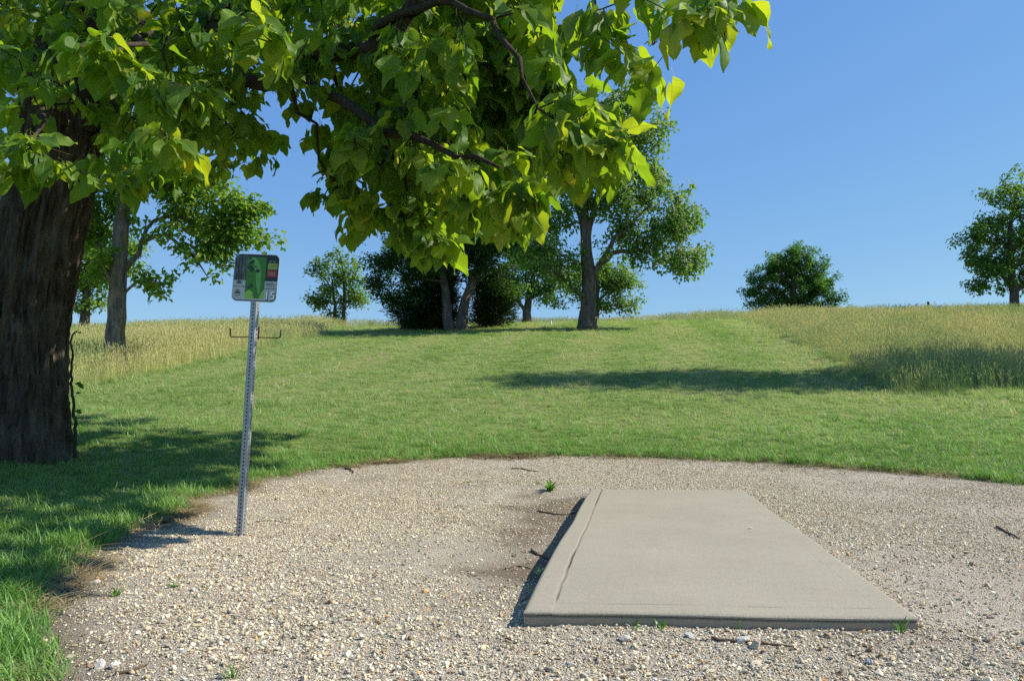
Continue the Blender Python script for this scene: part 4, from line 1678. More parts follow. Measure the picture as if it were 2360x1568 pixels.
def cedar(label, y, base, blobs, n, seed):
    r = np.random.default_rng(seed)
    b0 = at(base[0], base[1], y)
    gz = float(turf_h(b0[0], b0[1]))
    org = np.array([b0[0], b0[1], gz])
    root = link('cedar_bush', None, None, tuple(org))
    tag(root, label, 'bush', 'cedar bushes under the twin trunked tree')
    top = max(at(b[0], b[1] - b[3] * .8, y)[2] for b in blobs)
    sk = Skel()
    sk.polyline([org - [0, 0, .1], org + [0, 0, (top - gz) * .5], org + [.05, 0, (top - gz) * .97]], [.12, .08, .02], r, .02, attach=False)
    tips = sample_blobs(blobs, y, n, r, 1.0, .5)
    gz_t = base_h(tips[:, 0], tips[:, 1])
    tips = tips[tips[:, 2] > gz_t + .05]
    sk.grow(tips, .006, r, seg=.35, arch=-.1)
    ch = [(p - org, q) for p, q in sk.chains()]
    big = [c for c in ch if c[1].max() > .03]
    sm = [c for c in ch if c[1].max() <= .03]
    V, Fs = tubes(big, 7)
    link('trunk', mesh_np('trunk', V, Fs, [M['bark_far']], True), root)
    V, Fs = tubes(sm, 3)
    tag(link('branches', mesh_np('branches', V, Fs, [M['bark_far']], True), root), kind='stuff')
    m = 60
    idx = np.repeat(np.arange(len(tips)), m)
    k = len(idx)
    out = tips[idx] - (org + np.array([0, 0, (top - gz) * .35]))
    out[:, 2] *= .5
    out /= np.linalg.norm(out, axis=1)[:, None]
    off = r.normal(0, .17, (k, 3))
    ax = out + r.normal(0, .4, (k, 3)) + np.array([0, 0, .35])
    pv = LS[0] * np.array([.28, 1, .6])
    V, f = batch(pv, LS[1], tips[idx] + off - org, frames(ax, r.normal(size=(k, 3)) + np.array([0, 0, .6])), r.uniform(.14, .30, k))
    tn = np.clip(.35 + .3 * r.normal(size=k) + .3 * noise3(V[::5, 0] * 3, V[::5, 1] * 3, V[::5, 2] * 3, seed), 0, 1)
    tag(link('crown', mesh_np('crown', V, f, [M['cedar']], False, {'tint': np.repeat(tn, 5)}), root), kind='stuff')


cedar('wide dark cedar bush left of the two leaning trunks', 38.2, (985, 752), [(985, 690, 48, 50), (960, 718, 40, 30), (1012, 660, 32, 42), (975, 738, 52, 14), (1005, 630, 20, 22), (1015, 715, 35, 35), (985, 745, 50, 10)], 330, 31)
cedar('narrower dark cedar bush right of the two leaning trunks', 38.6, (1133, 749), [(1135, 690, 40, 48), (1140, 715, 38, 28), (1128, 650, 26, 28), (1125, 735, 34, 12), (1160, 690, 18, 26)], 240, 32)


# ------------------------------------------------------------------ the big catalpa in front
def build_front_tree():
    r = np.random.default_rng(77)
    TY = 9.0
    b0 = at(50, 1062, TY)
    gz = float(turf_h(b0[0], b0[1]))
    org = np.array([b0[0], b0[1], gz])
    root = link('catalpa_tree', None, None, tuple(org))
    root.empty_display_size = .6
    tag(root, 'big catalpa with a broad furrowed trunk and large drooping leaves over the sign', 'tree')

    # trunk: displaced tube, outline from the picture
    cl = [(44, 1075, .60), (46, 1030, .545), (50, 940, .475), (54, 850, .44), (60, 760, .425), (72, 660, .42), (90, 560, .425), (112, 470, .415), (132, 380, .41), (145, 300, .41), (152, 230, .40), (158, 150, .33), (165, 60, .27), (175, -60, .24)]
    C = np.array([at(a, b, TY) for a, b, _ in cl])
    C[0, 2] = gz - .12
    rad = np.array([q[2] for q in cl])
    s = np.concatenate([[0], np.cumsum(np.linalg.norm(np.diff(C, axis=0), axis=1))])
    nr, nc = 420, 260
    u = np.linspace(0, s[-1], nr)
    CC = np.stack([pchip(s, C[:, k], u) for k in range(3)], -1)
    RR = pchip(s, rad, u)
    th = np.linspace(0, 2 * np.pi, nc, endpoint=False)
    TH, UU = np.meshgrid(th, u)
    cx, cy = np.cos(TH), np.sin(TH)
    tw = TH + UU * .10 + .10 * noise3(cx * 2, cy * 2, UU * .8, 3)
    a1 = np.cos(tw)
    a2 = np.sin(tw)
    rid = 1 - np.abs(noise3(a1 * 8, a2 * 8, UU * 1.5 + 3, 11)) * 2.4
    rid2 = 1 - np.abs(noise3(a1 * 15, a2 * 15, UU * 4.0, 12)) * 2.4
    fine = fbm(a1 * 26, a2 * 26, UU * 12, 14, 3)
    lob = .10 * np.cos(TH * 3 + .6) * np.exp(-UU / .45) + .10 * np.cos(TH * 5 + 1.3) * np.exp(-UU / .28) + .06 * np.cos(TH * 8 + .4) * np.exp(-UU / .25) + .035 * np.cos(TH * 4 + UU * .8) + .05 * noise3(cx * 1.3, cy * 1.3, UU * .8, 19)
    D = RR[:, None] * (1 + lob) + .036 * rid + .022 * rid2 + .013 * fine
    Vt = np.stack([CC[:, None, 0] + D * cx, CC[:, None, 1] + D * cy, np.broadcast_to(CC[:, None, 2], D.shape)], -1)
    i = np.arange(nr - 1)[:, None] * nc + np.arange(nc)[None]
    j = np.arange(nr - 1)[:, None] * nc + (np.arange(nc)[None] + 1) % nc
    Fq = np.stack([i, j, j + nc, i + nc], -1).reshape(-1, 4)
    link('trunk', mesh_np('trunk', Vt.reshape(-1, 3) - org, Fq, [M['bark_big']], True), root)

    # skeleton: trunk core plus limbs traced from the picture, each point with its own distance
    sk = Skel()
    sk.polyline([c for c in C[8:]], list(rad[8:] * .7), r, 0, attach=False)
    n_core = len(sk.p)

    def limb(pts, r0, r1):
        L = [at(a, b, d) for a, b, d in pts]
        return sk.polyline(L, np.linspace(r0, r1, len(L)) * .72, r, .035, step=.25)
    limb([(140, 290, 9), (300, 120, 8.4), (480, 75, 7.8), (680, 110, 7.2), (850, 118, 6.7), (945, 35, 6.4), (1000, -120, 6.2), (1010, -300, 6.2)], .17, .05)
    limb([(150, 330, 9), (370, 215, 8.2), (560, 186, 7.4), (690, 192, 7.0), (830, 265, 6.5), (1000, 335, 6.0), (1150, 385, 5.6)], .13, .02)
    limb([(640, 190, 7.1), (678, 225, 7.2), (716, 272, 7.4), (745, 330, 7.6), (768, 400, 7.8), (790, 470, 8.0)], .036, .010)
    limb([(850, 118, 6.7), (960, 10, 6.2), (1090, 25, 5.7), (1180, 130, 5.3), (1240, 250, 5.1)], .06, .014)
    limb([(945, 35, 6.4), (1150, -80, 5.9), (1370, -90, 5.3), (1520, -15, 5.05), (1620, 30, 4.95)], .06, .010)
    limb([(1370, -90, 5.3), (1395, 40, 5.05), (1430, 125, 4.95)], .03, .009)
    limb([(120, 260, 9), (0, 168, 8.6), (-220, 110, 8.2), (-500, 0, 8)], .15, .05)
    limb([(150, 180, 9), (260, -60, 8.8), (330, -350, 8.8), (380, -700, 9)], .22, .08)
    limb([(160, 60, 9), (60, -200, 9.5), (-80, -500, 10)], .15, .06)
    limb([(480, 75, 7.8), (560, -40, 7.2), (640, -200, 6.8), (700, -420, 6.8)], .09, .03)
    limb([(300, 120, 8.4), (330, 60, 7.0), (300, 90, 5.9), (240, 110, 5.4)], .06, .012)
    limb([(370, 215, 8.2), (400, 190, 6.8), (390, 195, 5.7)], .05, .012)
    limb([(680, 110, 7.2), (600, 40, 6.2), (590, 30, 5.6)], .04, .012)
    limb([(700, 195, 7.0), (720, 100, 8.0), (800, 60, 8.8), (860, 180, 9.4)], .05, .015)
    limb([(830, 265, 6.5), (900, 330, 6.9), (930, 420, 6.9), (950, 500, 6.7)], .045, .012)
    limb([(560, 186, 7.4), (540, 260, 8.2), (520, 330, 8.6)], .035, .012)
    limb([(120, 270, 9), (120, 240, 7.4), (90, 300, 6.2), (70, 340, 5.8)], .05, .012)

    # leaf whorls: explicit ones along the outline ...
    E = []          # px, py, dist, leaves, size

    def whorl(*rows):
        E.extend(rows)
    whorl((700, 245, 7.6, 6, .20), (735, 300, 7.8, 7, .21), (760, 345, 7.9, 7, .21), (715, 320, 8.2, 5, .19), (780, 390, 8.0, 8, .21),
          (985, 568, 6.8, 8, .25), (1008, 585, 6.7, 6, .24), (955, 560, 6.9, 8, .24), (1015, 550, 6.6, 7, .24), (1160, 492, 6.0, 8, .25), (1192, 485, 6.0, 8, .24), (1228, 462, 5.95, 7, .24), (1120, 480, 6.1, 8, .24),
          (1405, 375, 5.5, 7, .24), (1375, 385, 5.5, 6, .24), (1432, 372, 5.5, 5, .22), (1330, 395, 5.6, 6, .23), (1060, 490, 6.3, 7, .24),
          (1440, 335, 5.00, 7, 0.216), (1425, 300, 5.10, 7, 0.216), (1005, 560, 6.60, 6, 0.229), (1215, 500, 5.85, 6, 0.230),
          (1690, 10, 3.65, 10, 0.207), (1640, 35, 3.75, 10, 0.224), (1590, 50, 3.75, 10, 0.232), (1610, 0, 3.95, 8, 0.215), (1530, 20, 4.35, 7, 0.199), (1660, -25, 3.85, 9, 0.207),
          (1500, 165, 4.25, 9, 0.224), (1455, 140, 4.35, 10, 0.215), (1420, 110, 4.45, 9, 0.207), (1375, 75, 4.45, 9, 0.207), (1390, 20, 4.55, 9, 0.207), (1345, 30, 4.55, 8, 0.207), (1470, -10, 4.45, 8, 0.207),
          (1330, 205, 5.20, 10, 0.225), (1370, 240, 5.10, 8, 0.225), (1290, 230, 5.20, 10, 0.234), (1300, 290, 5.10, 10, 0.234), (1385, 325, 5.00, 9, 0.225), (1350, 340, 5.10, 11, 0.234), (1405, 345, 5.10, 7, 0.225),
          (1290, 350, 5.20, 10, 0.234), (1330, 280, 5.20, 9, 0.225), (1265, 150, 5.65, 10, 0.225), (1240, 90, 5.75, 10, 0.225), (1285, 60, 5.85, 8, 0.225), (1220, 20, 5.50, 9, 0.225), (1260, -20, 5.85, 9, 0.225),
          (1230, 405, 5.95, 11, 0.230), (1190, 420, 5.95, 11, 0.239), (1160, 450, 5.95, 10, 0.239), (1215, 460, 5.95, 9, 0.239), (1100, 430, 6.15, 11, 0.230), (1130, 380, 6.25, 10, 0.230), (1065, 450, 6.15, 9, 0.230), (1180, 345, 6.15, 10, 0.230),
          (935, 490, 7.00, 10, 0.229), (975, 510, 6.80, 10, 0.239), (900, 480, 7.20, 9, 0.210), (990, 540, 6.70, 9, 0.239), (945, 530, 6.90, 9, 0.229), (870, 500, 7.40, 9, 0.200), (830, 520, 7.60, 9, 0.189), (810, 500, 7.80, 8, 0.180),
          (960, 450, 7.10, 10, 0.229), (1000, 470, 6.80, 9, 0.229), (800, 545, 7.90, 7, 0.180), (840, 470, 7.40, 9, 0.189),
          (728, 440, 7.90, 9, 0.216), (745, 455, 7.90, 6, 0.207), (760, 430, 8.00, 6, 0.180),
          (620, 370, 9.20, 7, 0.198), (600, 330, 9.20, 8, 0.198), (560, 350, 9.40, 9, 0.198), (540, 300, 9.20, 9, 0.198), (590, 280, 9.00, 8, 0.198), (640, 320, 9.00, 6, 0.180), (520, 380, 9.60, 9, 0.198), (480, 390, 9.60, 9, 0.198), (455, 420, 9.60, 7, 0.198),
          (240, 95, 5.10, 13, 0.225), (210, 130, 5.10, 11, 0.234), (270, 150, 5.20, 9, 0.225), (160, 105, 5.20, 7, 0.216), (395, 190, 5.10, 13, 0.234), (430, 215, 5.10, 10, 0.225), (360, 215, 5.10, 9, 0.243), (480, 205, 5.20, 8, 0.207), (330, 180, 5.20, 10, 0.216),
          (565, 45, 5.10, 9, 0.252), (610, 50, 5.10, 10, 0.234), (630, 100, 5.30, 8, 0.225), (540, 70, 5.30, 7, 0.225),
          (20, 310, 5.90, 9, 0.216), (70, 300, 5.80, 9, 0.225), (40, 360, 5.80, 9, 0.225), (95, 370, 5.80, 7, 0.216), (150, 380, 5.90, 7, 0.207), (10, 400, 6.00, 8, 0.216), (30, 250, 6.20, 8, 0.216), (60, 400, 5.90, 6, 0.216),
          (300, 400, 5.80, 9, 0.234), (340, 380, 5.70, 10, 0.234), (270, 430, 6.00, 8, 0.234), (400, 330, 5.60, 9, 0.234), (430, 360, 5.80, 7, 0.225), (310, 330, 6.00, 9, 0.225), (240, 370, 6.30, 8, 0.225), (370, 300, 5.80, 9, 0.225))
    tips, cnt, size = [], [], []
    for px, py, d, n, sz in E:
        tips.append(at(px, py, d))
        cnt.append(n)
        size.append(sz)
    # ... then a fill of the body of the crown, inside the frame
    regions = [((640, -40, 1280, 360), (6.0, 8.0), 100), ((900, 60, 1290, 380), (5.5, 6.8), 40), ((-40, -40, 700, 200), (6.2, 9.5), 95), ((250, 150, 640, 330), (7.0, 9.8), 45), ((780, 300, 1060, 500), (6.4, 8.2), 34),
               ((760, 120, 900, 330), (8.0, 9.8), 12), ((1000, 380, 1230, 440), (5.4, 6.4), 14), ((-60, 120, 90, 420), (9.5, 11.5), 14), ((640, -60, 1250, 150), (7.0, 10.5), 60), ((400, 230, 620, 380), (9.0, 10.5), 22)]
    regions += [((800, 40, 1300, 430), (7.0, 10.5), 120), ((1000, 150, 1330, 400), (6.4, 7.8), 30), ((-40, -60, 620, 120), (7.5, 11), 70), ((640, 0, 1080, 330), (7.4, 9.5), 30), ((1050, 60, 1310, 300), (7.4, 8.8), 50), ((200, 60, 600, 330), (7.5, 9), 40), ((760, -60, 1240, 400), (9.0, 13.5), 120), ((1200, 230, 1420, 420), (8, 11), 42), ((950, 420, 1200, 530), (7.6, 10), 30)]
    for (x0, y0, x1, y1), (d0, d1), n in regions:
        for _ in range(n):
            px, py = r.uniform(x0, x1), r.uniform(y0, y1)
            if 625 < px < 770 and 215 < py < 420:
                continue
            if 1285 < px < 1420 and 95 < py < 200:
                continue
            d = r.uniform(d0, d1)
            if px > 1080 and d < 7.4:
                continue
            tips.append(at(px, py, d))
            cnt.append(int(r.integers(6, 11)))
            size.append(r.uniform(.24, .30) if (px > 900 and d > 7) else r.uniform(.17, .25))
    n_seen = len(tips)
    # and the part of the crown above and beside the frame
    while len(tips) < n_seen + 330:
        d = r.normal(size=3)
        d /= np.linalg.norm(d)
        q = np.array([-3.9, 9.2, 7.6]) + d * r.uniform(.5, 1) ** (1 / 2.2) * np.array([6.2, 4.4, 4.4])
        rel = q - EYEV
        z = rel @ FW
        px, py = W / 2 + F * (rel @ RT) / z, H / 2 - F * (rel @ UP) / z
        if -60 < px < W + 200 and py > -70:
            continue
        # keep the crown inside the line its shadow has on the ground
        sh = q - np.array(sdir) * ((q[2] - .1) / sdir[2])
        if sh[1] < 4.9:
            continue
        tips.append(q)
        cnt.append(int(r.integers(7, 11)))
        size.append(r.uniform(.2, .27))
    # unseen whorls added above the frame to shade the ground and inner crown
    for _ in range(120):
        zc = r.uniform(7.6, 12.0)
        hh = .95 + .575 * zc + r.uniform(.05, .8)
        xs = r.uniform(-6.8, -2.45 - .17 * (zc - 5))
        tips.append(np.array([xs + (hh - .25) / math.tan(R(SUN_EL)), zc, hh]))
        cnt.append(int(r.integers(8, 12)))
        size.append(r.uniform(.24, .30))
    for _ in range(45):  # further unseen whorls, placed by where their shade falls on the ground
        zc = r.uniform(6.1, 7.6)
        hh = .95 + .575 * zc + r.uniform(.05, .6)
        xs = r.uniform(-6.5, -3.5)
        tips.append(np.array([xs + (hh - .2) / math.tan(R(SUN_EL)), zc, hh]))
        cnt.append(int(r.integers(8, 12)))
        size.append(r.uniform(.24, .30))
    want = len(tips) + 140  # and unseen whorls added to darken the inner crown
    while len(tips) < want:
        q = np.array([r.uniform(-5.0, 2.6), r.uniform(7.2, 12.0), r.uniform(5.6, 9.2)])
        if q[0] > 2.2 and q[2] > 7:
            continue
        rel = q - EYEV
        z = rel @ FW
        px, py = W / 2 + F * (rel @ RT) / z, H / 2 - F * (rel @ UP) / z
        if py > -90:
            continue
        sh = q - np.array(sdir) * ((q[2] - .1) / sdir[2])
        if sh[1] < 5.1:
            continue
        tips.append(q)
        cnt.append(int(r.integers(8, 12)))
        size.append(r.uniform(.22, .29))
    tips = np.array(tips)
    sk.grow(tips, .0042, r, seg=.22, wob=.05, arch=.22, expo=.47)
    ch = sk.chains()
    limbs = [c for c in ch if c[1].max() > .05]
    mids = [c for c in ch if .016 < c[1].max() <= .05]
    tw_ = [c for c in ch if c[1].max() <= .016]
    for p, q in limbs[1:] if len(limbs) > 1 else []:
        V, qd, t = tube_path(p - org, q, 12)
        V = V + .010 * np.stack([noise3(V[:, 0] * 14, V[:, 1] * 14, V[:, 2] * 14, 40 + k) for k in range(3)], -1)
        link('limb', mesh_np('limb', V, [qd, t], [M['bark_limb']], True), root)
    p, q = limbs[0]
    V, qd, t = tube_path(p - org, q, 12)
    link('limb', mesh_np('limb', V, [qd, t], [M['bark_limb']], True), root)
    for p, q in mids:
        V, qd, t = tube_path(p - org, q, 7)
        link('branch', mesh_np('branch', V, [qd, t], [M['bark_limb']], True), root)
    V, Fs = tubes([(p - org, q) for p, q in tw_], 5)
    tag(link('twigs', mesh_np('twigs', V, Fs, [M['bark_limb']], True), root), kind='stuff')

    # leaves
    L_pos, L_ax, L_nm, L_sz, L_seen = [], [], [], [], []
    for k, (t, n, sz) in enumerate(zip(tips, cnt, size)):
        node = sk.tip_nodes[k]
        d = sk.p[node] - sk.p[sk.par[node]]
        d = d / max(np.linalg.norm(d), 1e-6)
        a0 = r.uniform(0, 6.28)
        for q in range(n + 1):
            a = a0 + q * 2.4 + r.normal(0, .3)
            o = np.array([math.cos(a), math.sin(a), 0]) * .9 + d * .55
            o[2] *= .3
            o /= np.linalg.norm(o)
            be = r.normal(.82, .42)
            be = min(max(be, -.1), 1.55)
            pe = sz * r.uniform(.45, .75)
            ax = o * math.cos(be) - np.array([0, 0, math.sin(be)])
            nm = o * math.sin(be) + np.array([0, 0, math.cos(be)]) + r.normal(0, .22, 3)
            roll = r.normal(0, .45)
            sd_ = np.cross(ax, nm)
            nm = nm * math.cos(roll) + sd_ * math.sin(roll)
            base = t - d * r.uniform(0, .14) + o * pe * .75 + np.array([0, 0, -.25 * pe * max(0, be)])
            L_pos.append(base)
            L_ax.append(ax)
            L_nm.append(nm)
            L_sz.append(.92 * sz * (r.uniform(.62, 1.12) if r.uniform() > .15 else r.uniform(.35, .6)))
            L_seen.append(k < n_seen)
    L_pos, L_ax, L_nm, L_sz, L_seen = map(np.array, (L_pos, L_ax, L_nm, L_sz, L_seen))
    ROT = frames(L_ax, L_nm)
    N = len(L_pos)
    var = r.integers(0, len(BIG), N)
    # which leaves show largest: projected size with a coarse depth test at the blade centre
    ctr = L_pos + ROT[:, :, 1] * (L_sz * .45)[:, None]
    rel = ctr - EYEV
    z = rel @ FW
    px, py = W / 2 + F * (rel @ RT) / z, H / 2 - F * (rel @ UP) / z
    vdir = rel / np.linalg.norm(rel, axis=1)[:, None]
    face = np.abs((ROT[:, :, 2] * vdir).sum(1))
    pr = (F * L_sz / z) ** 2 * (.25 + face)
    inside = L_seen & (px > -20) & (px < W) & (py > -20) & (z > .5)
    cell = {}
    for i_ in np.where(inside)[0]:
        key = (int(px[i_] // 38), int(py[i_] // 38))
        if key not in cell or z[i_] < z[cell[key]]:
            cell[key] = i_
    front = np.array(sorted(cell.values(), key=lambda q: -pr[q])[:300])
    isf = np.zeros(N, bool)
    isf[front] = True
    tint = np.clip(.42 + .20 * r.normal(size=N) + .12 * (L_sz < .17), 0, 1)
    # shared blade meshes for the single leaves
    shared = []
    for b in range(len(BIG)):
        v, f, uvv = leaf_big(500 + b, True)
        shared.append(mesh_np('leaf', v, f, [M['leaf']], True, {'tint': np.full(len(v), .20 + .6 * (b * 11 % 28) / 27), 'uvv': uvv}))
    for i_ in front:
        o = bpy.data.objects.new('leaf', shared[var[i_]])
        mt = np.eye(4)
        mt[:3, :3] = ROT[i_] * L_sz[i_]
        mt[:3, 3] = L_pos[i_] - org
        o.parent = root
        o.matrix_basis = Matrix(mt.tolist())
        COL.objects.link(o)
    V, Fa, TT, UU_ = [], [], [], []
    c = 0
    for b2 in range(2 * len(BIG)):
        b = b2 % len(BIG)
        near = b2 < len(BIG)
        sel = np.where((var == b) & ~isf & (L_seen == near))[0]
        if len(sel) == 0:
            continue
        v, f, uvv = BIG[b] if near else leaf_big(500 + b, 'coarse')
        vv, ff = batch(v, f, L_pos[sel] - org, ROT[sel], L_sz[sel])
        V.append(vv)
        Fa.append(ff + c)
        c += len(vv)
        TT.append(np.repeat(tint[sel], len(v)))
        UU_.append(np.tile(uvv, (len(sel), 1)))
    me = mesh_np('foliage', np.concatenate(V), np.concatenate(Fa), [M['leaf']], True, {'tint': np.concatenate(TT), 'uvv': np.concatenate(UU_)})
    tag(link('foliage', me, root), kind='stuff')
    print('front tree leaves', N, 'limbs', len(limbs), 'branches', len(mids))

    # dry seed panicle hanging at the outer tip
    pn = at(1505, 105, 5.2)
    PV, PQ, PT, cc = [], [], [], 0
    for _ in range(16):
        e = pn + np.array([r.uniform(-.06, .10), r.uniform(-.05, .05), r.uniform(-.02, .12)])
        mid = (pn + e) / 2 + np.array([.01, 0, .02])
        v, q, t = tube_path([pn - org, mid - org, e - org], [.0022, .0016, .0030], 4)
        PV.append(v)
        PQ.append(q + cc)
        PT.append(t + cc)
        cc += len(v)
    link('seed_stalk', mesh_np('seed_stalk', np.concatenate(PV), [np.concatenate(PQ), np.concatenate(PT)], [M['twig']], True), root)

    # vine on the trunk's right side
    vr = link('vine', None, None, tuple(at(172, 1052, 8.75)))
    vo = np.array(vr.location)
    tag(vr, 'dark woody vine with a few small leaves climbing the furrowed trunk', 'vine')
    pts = [at(px_, py_, 8.8) for px_, py_ in ((172, 1055), (174, 1000), (170, 950), (168, 905), (163, 860), (166, 820), (163, 790), (170, 770), (178, 762))]
    pts = np.array(pts)
    ss = np.linspace(0, len(pts) - 1, 40)
    fp = np.stack([pchip(np.arange(len(pts)), pts[:, k], ss) for k in range(3)], -1) + r.normal(0, .006, (40, 3))
    tube_obj('stem', fp - vo, np.linspace(.020, .008, 40), M['bark_limb'], vr, 7)
    vm = mesh_np('leaf', BIG[0][0], BIG[0][1], [M['weed']], True, {'tint': np.full(len(BIG[0][0]), .3), 'uvv': BIG[0][2]})
    for (px_, py_, sz, an) in ((176, 882, .085, .3), (184, 886, .07, .9), (176, 905, .06, -.2), (176, 945, .08, .5), (172, 962, .06, 1.0), (180, 765, .05, .2)):
        p = at(px_, py_, 8.75) - vo
        o = bpy.data.objects.new('leaf', vm)
        rt = frames(np.array([[math.cos(an), -.3, -.5 * math.sin(an) - .2]]), np.array([[.2, -.6, .8]]))[0]
        mt = np.eye(4)
        mt[:3, :3] = rt * sz
        mt[:3, 3] = p
        o.parent = vr
        o.matrix_basis = Matrix(mt.tolist())
        COL.objects.link(o)


build_front_tree()


# ------------------------------------------------------------------ small things
def build_small():
    r = np.random.default_rng(55)
    # white marker on the fairway
    p = ground_at(1270, 752, turf_h)
    V, q, t = tube_path([(0, 0, -.05), (0, 0, .26), (0, 0, .285)], [.035, .035, .02], 10)
    o = link('marker_post', mesh_np('marker_post', V, [q, t], [M['white_paint']], True), None, tuple(p))
    tag(o, 'small white marker stake on the lawn left of the blossoming catalpa', 'marker')
    # dark stake standing in the right field
    p = at(2140, 715, 46.0)
    z0 = float(turf_h(p[0], p[1]))
    p1 = at(2140, 694, 46.0)
    hgt = p1[2] - z0
    bm = bmesh.new()
    bmesh.ops.create_cube(bm, size=1)
    for v in bm.verts:
        top = v.co.z > 0
        v.co = Vector((v.co.x * .09, v.co.y * .09, hgt if top else -.2))
        if top and v.co.x > 0:
            v.co.z -= .03
    bmesh.ops.bevel(bm, geom=bm.edges[:], offset=.008, segments=1, affect='EDGES')
    me = bpy.data.meshes.new('field_stake')
    bm.to_mesh(me)
    bm.free()
    me.materials.append(M['dark_wood'])
    tag(link('field_stake', me, None, (p[0], p[1], z0)), 'thin dark wooden stake standing up from the tall grass skyline', 'stake')

    # loose larger stones
    ST = [(233, 1538, .046, 'W', 'white stone beside another at the grassy lower corner of the gravel'),
          (265, 1537, .050, 'W', 'larger pale stone just right of its white neighbour near the grassy corner'),
          (160, 1520, .035, 'T', 'lone tan stone lying in the grass edge at the lower corner'),
          (1310, 1535, .042, 'G', 'round grey white stone casting a dark shadow in front of the pad'),
          (1740, 1535, .050, 'T', 'upright tan wedge stone in front of the middle of the pad'),
          (1712, 1478, .060, 'W', 'big white stone touching the front face of the pad'),
          (1740, 1492, .055, 'T', 'cream stone leaning on the white one before the pad'),
          (1440, 1478, .050, 'W', 'bright white stone under the left part of the pad front'),
          (1590, 1468, .050, 'G', 'flat grey stone tucked against the pad front face'),
          (2005, 1530, .045, 'G', 'rounded grey stone in the gravel below the pad right end'),
          (445, 1360, .040, 'W', 'white stone beside a tuft of green in the gravel'),
          (420, 1505, .040, 'G', 'grey stone with a dark side left of the gravel middle'),
          (217, 1345, .055, 'W', 'pale stone at the edge of dry grass by the gravel bend'),
          (1900, 1215, .035, 'W', 'small white stone beside the far right edge of the pad')]
    mm = {'W': m_stone('white_limestone', (.62, .59, .51)), 'G': m_stone('grey_limestone', (.42, .42, .41)), 'T': m_stone('tan_limestone', (.55, .47, .35))}
    for k, (px, py, sz, kd, lb) in enumerate(ST):
        p = ground_at(px, py, gravel_h)
        if sdf_pad(p[0], p[1]) > -.03:
            p[1] -= .04
        me = pebble_mesh('stone', 900 + k, 3, mm[kd])
        o = link('stone', me, None, (p[0], p[1], p[2] + sz * .16), (r.normal(0, .3), r.normal(0, .3), r.uniform(0, 6.28)))
        o.scale = (sz * 1.15, sz, sz * .95)
        tag(o, lb, 'stone', 'loose larger stones on the gravel')
    # white flake on the pad
    p = on_plane(1730, 1217, PADZ)
    me = pebble_mesh('chip', 930, 2, mm['W'])
    o = link('stone_chip', me, None, (p[0], p[1], p[2] + .005), (0, 0, .4))
    o.scale = (.045, .026, .016)
    tag(o, 'small white chip lying on top of the concrete pad', 'chip')

    # twigs
    TW = [([(590, 1203), (615, 1200), (640, 1202), (665, 1206)], .006, 'thin brown twig on the gravel right of the sign post foot'),
          ([(1640, 1474), (1720, 1482), (1830, 1492)], .007, 'long straight brown twig in the gravel before the pad'),
          ([(1178, 1080), (1200, 1080), (1222, 1085), (1240, 1087)], .010, 'dark twig lying near the grass edge behind the weed'),
          ([(795, 1079), (808, 1083), (815, 1090)], .012, 'short dark stub of wood at the gravel edge near the straw'),
          ([(1225, 1268), (1240, 1278), (1262, 1290)], .009, 'dark twig ending at the shadow beside the pad'),
          ([(1165, 1312), (1195, 1305), (1225, 1312)], .006, 'crooked thin twig on the bare soil left of the pad'),
          ([(2298, 1215), (2325, 1230), (2350, 1242)], .010, 'dark twig in the gravel at the far right edge'),
          ([(1240, 1178), (1290, 1186), (1325, 1183)], .008, 'brown twig half buried in soil by the far left pad corner'),
          ([(265, 1555), (310, 1545), (340, 1532)], .006, 'thin grey twig at the very bottom of the gravel')]
    for pts, rad, lb in TW:
        P_ = np.array([ground_at(a, b, gravel_h) for a, b in pts])
        P_[:, 2] += rad * .8
        o0 = P_[0].copy()
        ss = np.linspace(0, len(P_) - 1, 14)
        Q_ = np.stack([pchip(np.arange(len(P_)), P_[:, k], ss) for k in range(3)], -1)
        Q_[1:-1] += r.normal(0, rad * .5, (12, 3)) * np.array([1, 1, .2])
        V, q, t = tube_path(Q_ - o0, np.linspace(rad, rad * .5, 14), 6)
        o = link('twig', mesh_np('twig', V, [q, t], [M['twig']], True), None, tuple(o0))
        tag(o, lb, 'twig', 'fallen twigs on the gravel')

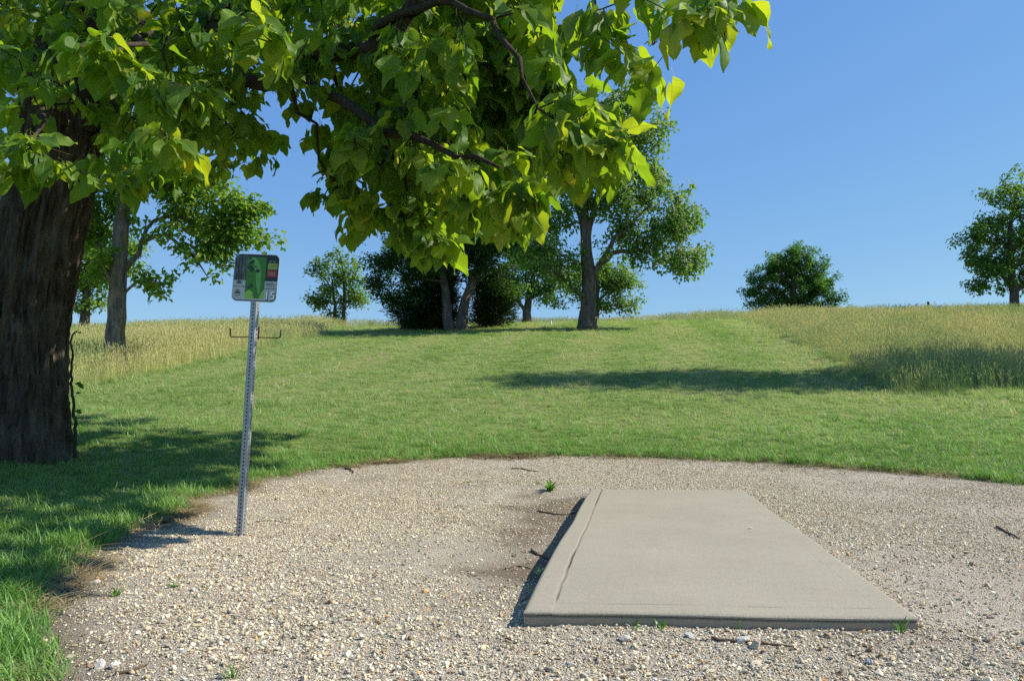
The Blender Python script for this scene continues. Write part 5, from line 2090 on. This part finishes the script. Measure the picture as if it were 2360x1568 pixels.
    # weeds
    def weed(px, py, n, lo, hi, wdt, lb, blade=True, lean=(.3, 1.2), hf=gravel_h):
        p = ground_at(px, py, hf)
        bl = []
        for _ in range(n):
            a = r.uniform(0, 6.28)
            q = r.uniform(0, .02)
            bl.append(((q * math.cos(a), q * math.sin(a), 0), a + r.normal(0, .4), r.uniform(lo, hi), r.uniform(*lean), wdt * r.uniform(.7, 1.3), 0))
        me = blades_mesh('weed', bl, [M['weed']], 4)
        at_ = me.attributes.new('tint', 'FLOAT', 'POINT')
        at_.data.foreach_set('value', r.uniform(.1, 1, len(me.vertices)).astype(np.float32))
        o = link('weed', me, None, tuple(p))
        tag(o, lb, 'weed', 'small weeds in the gravel')
    weed(1268, 1131, 46, .06, .15, .022, 'bushy green weed in the gravel behind the far left pad corner', lean=(.6, 1.6))
    weed(1258, 1350, 9, .06, .14, .008, 'upright grass weed in the shadow left of the pad', lean=(.2, .8))
    weed(1236, 1372, 8, .04, .08, .010, 'low weed with small leaves left of the near pad corner')
    weed(1468, 1448, 5, .03, .06, .006, 'grass shoot bending against the pad front near its left end')
    weed(1525, 1448, 12, .02, .04, .007, 'little weed tuft under the pad front with flat leaves')
    weed(1712, 1448, 3, .03, .05, .005, 'single pale grass shoot before the pad front middle', lean=(.1, .4))
    weed(2078, 1456, 10, .03, .07, .005, 'grass weed standing at the right end of the pad front', lean=(.1, .7))
    weed(405, 1352, 22, .02, .05, .006, 'flat green tuft beside the white stone in the gravel', lean=(.8, 2))
    weed(268, 1372, 26, .02, .05, .006, 'flat green tuft near the dry grass at the gravel bend', lean=(.8, 2))
    weed(1240, 1112, 14, .02, .05, .008, 'tiny pale weed just behind the bushy one', lean=(.8, 1.8))
    weed(535, 1560, 16, .03, .06, .006, 'small grass tuft at the bottom edge of the gravel', lean=(.5, 1.4))
    weed(1080, 1111, 12, .02, .04, .008, 'faint green sprig in the gravel middle distance', lean=(.8, 1.8))

    # fallen leaf on the lawn
    p = ground_at(678, 1033, turf_h)
    v, f, uvv = BIG[4]
    me = mesh_np('fallen_leaf', v * np.array([1, 1, .3]), f, [M['leaf']], True, {'tint': np.full(len(v), .95), 'uvv': uvv})
    o = link('fallen_leaf', me, None, (p[0] - .05, p[1], p[2] + .075), (R(8), R(-6), R(-70)))
    o.scale = (.17, .17, .17)
    tag(o, 'yellow green fallen leaf on the lawn right of the sign post', 'leaf')


build_small()
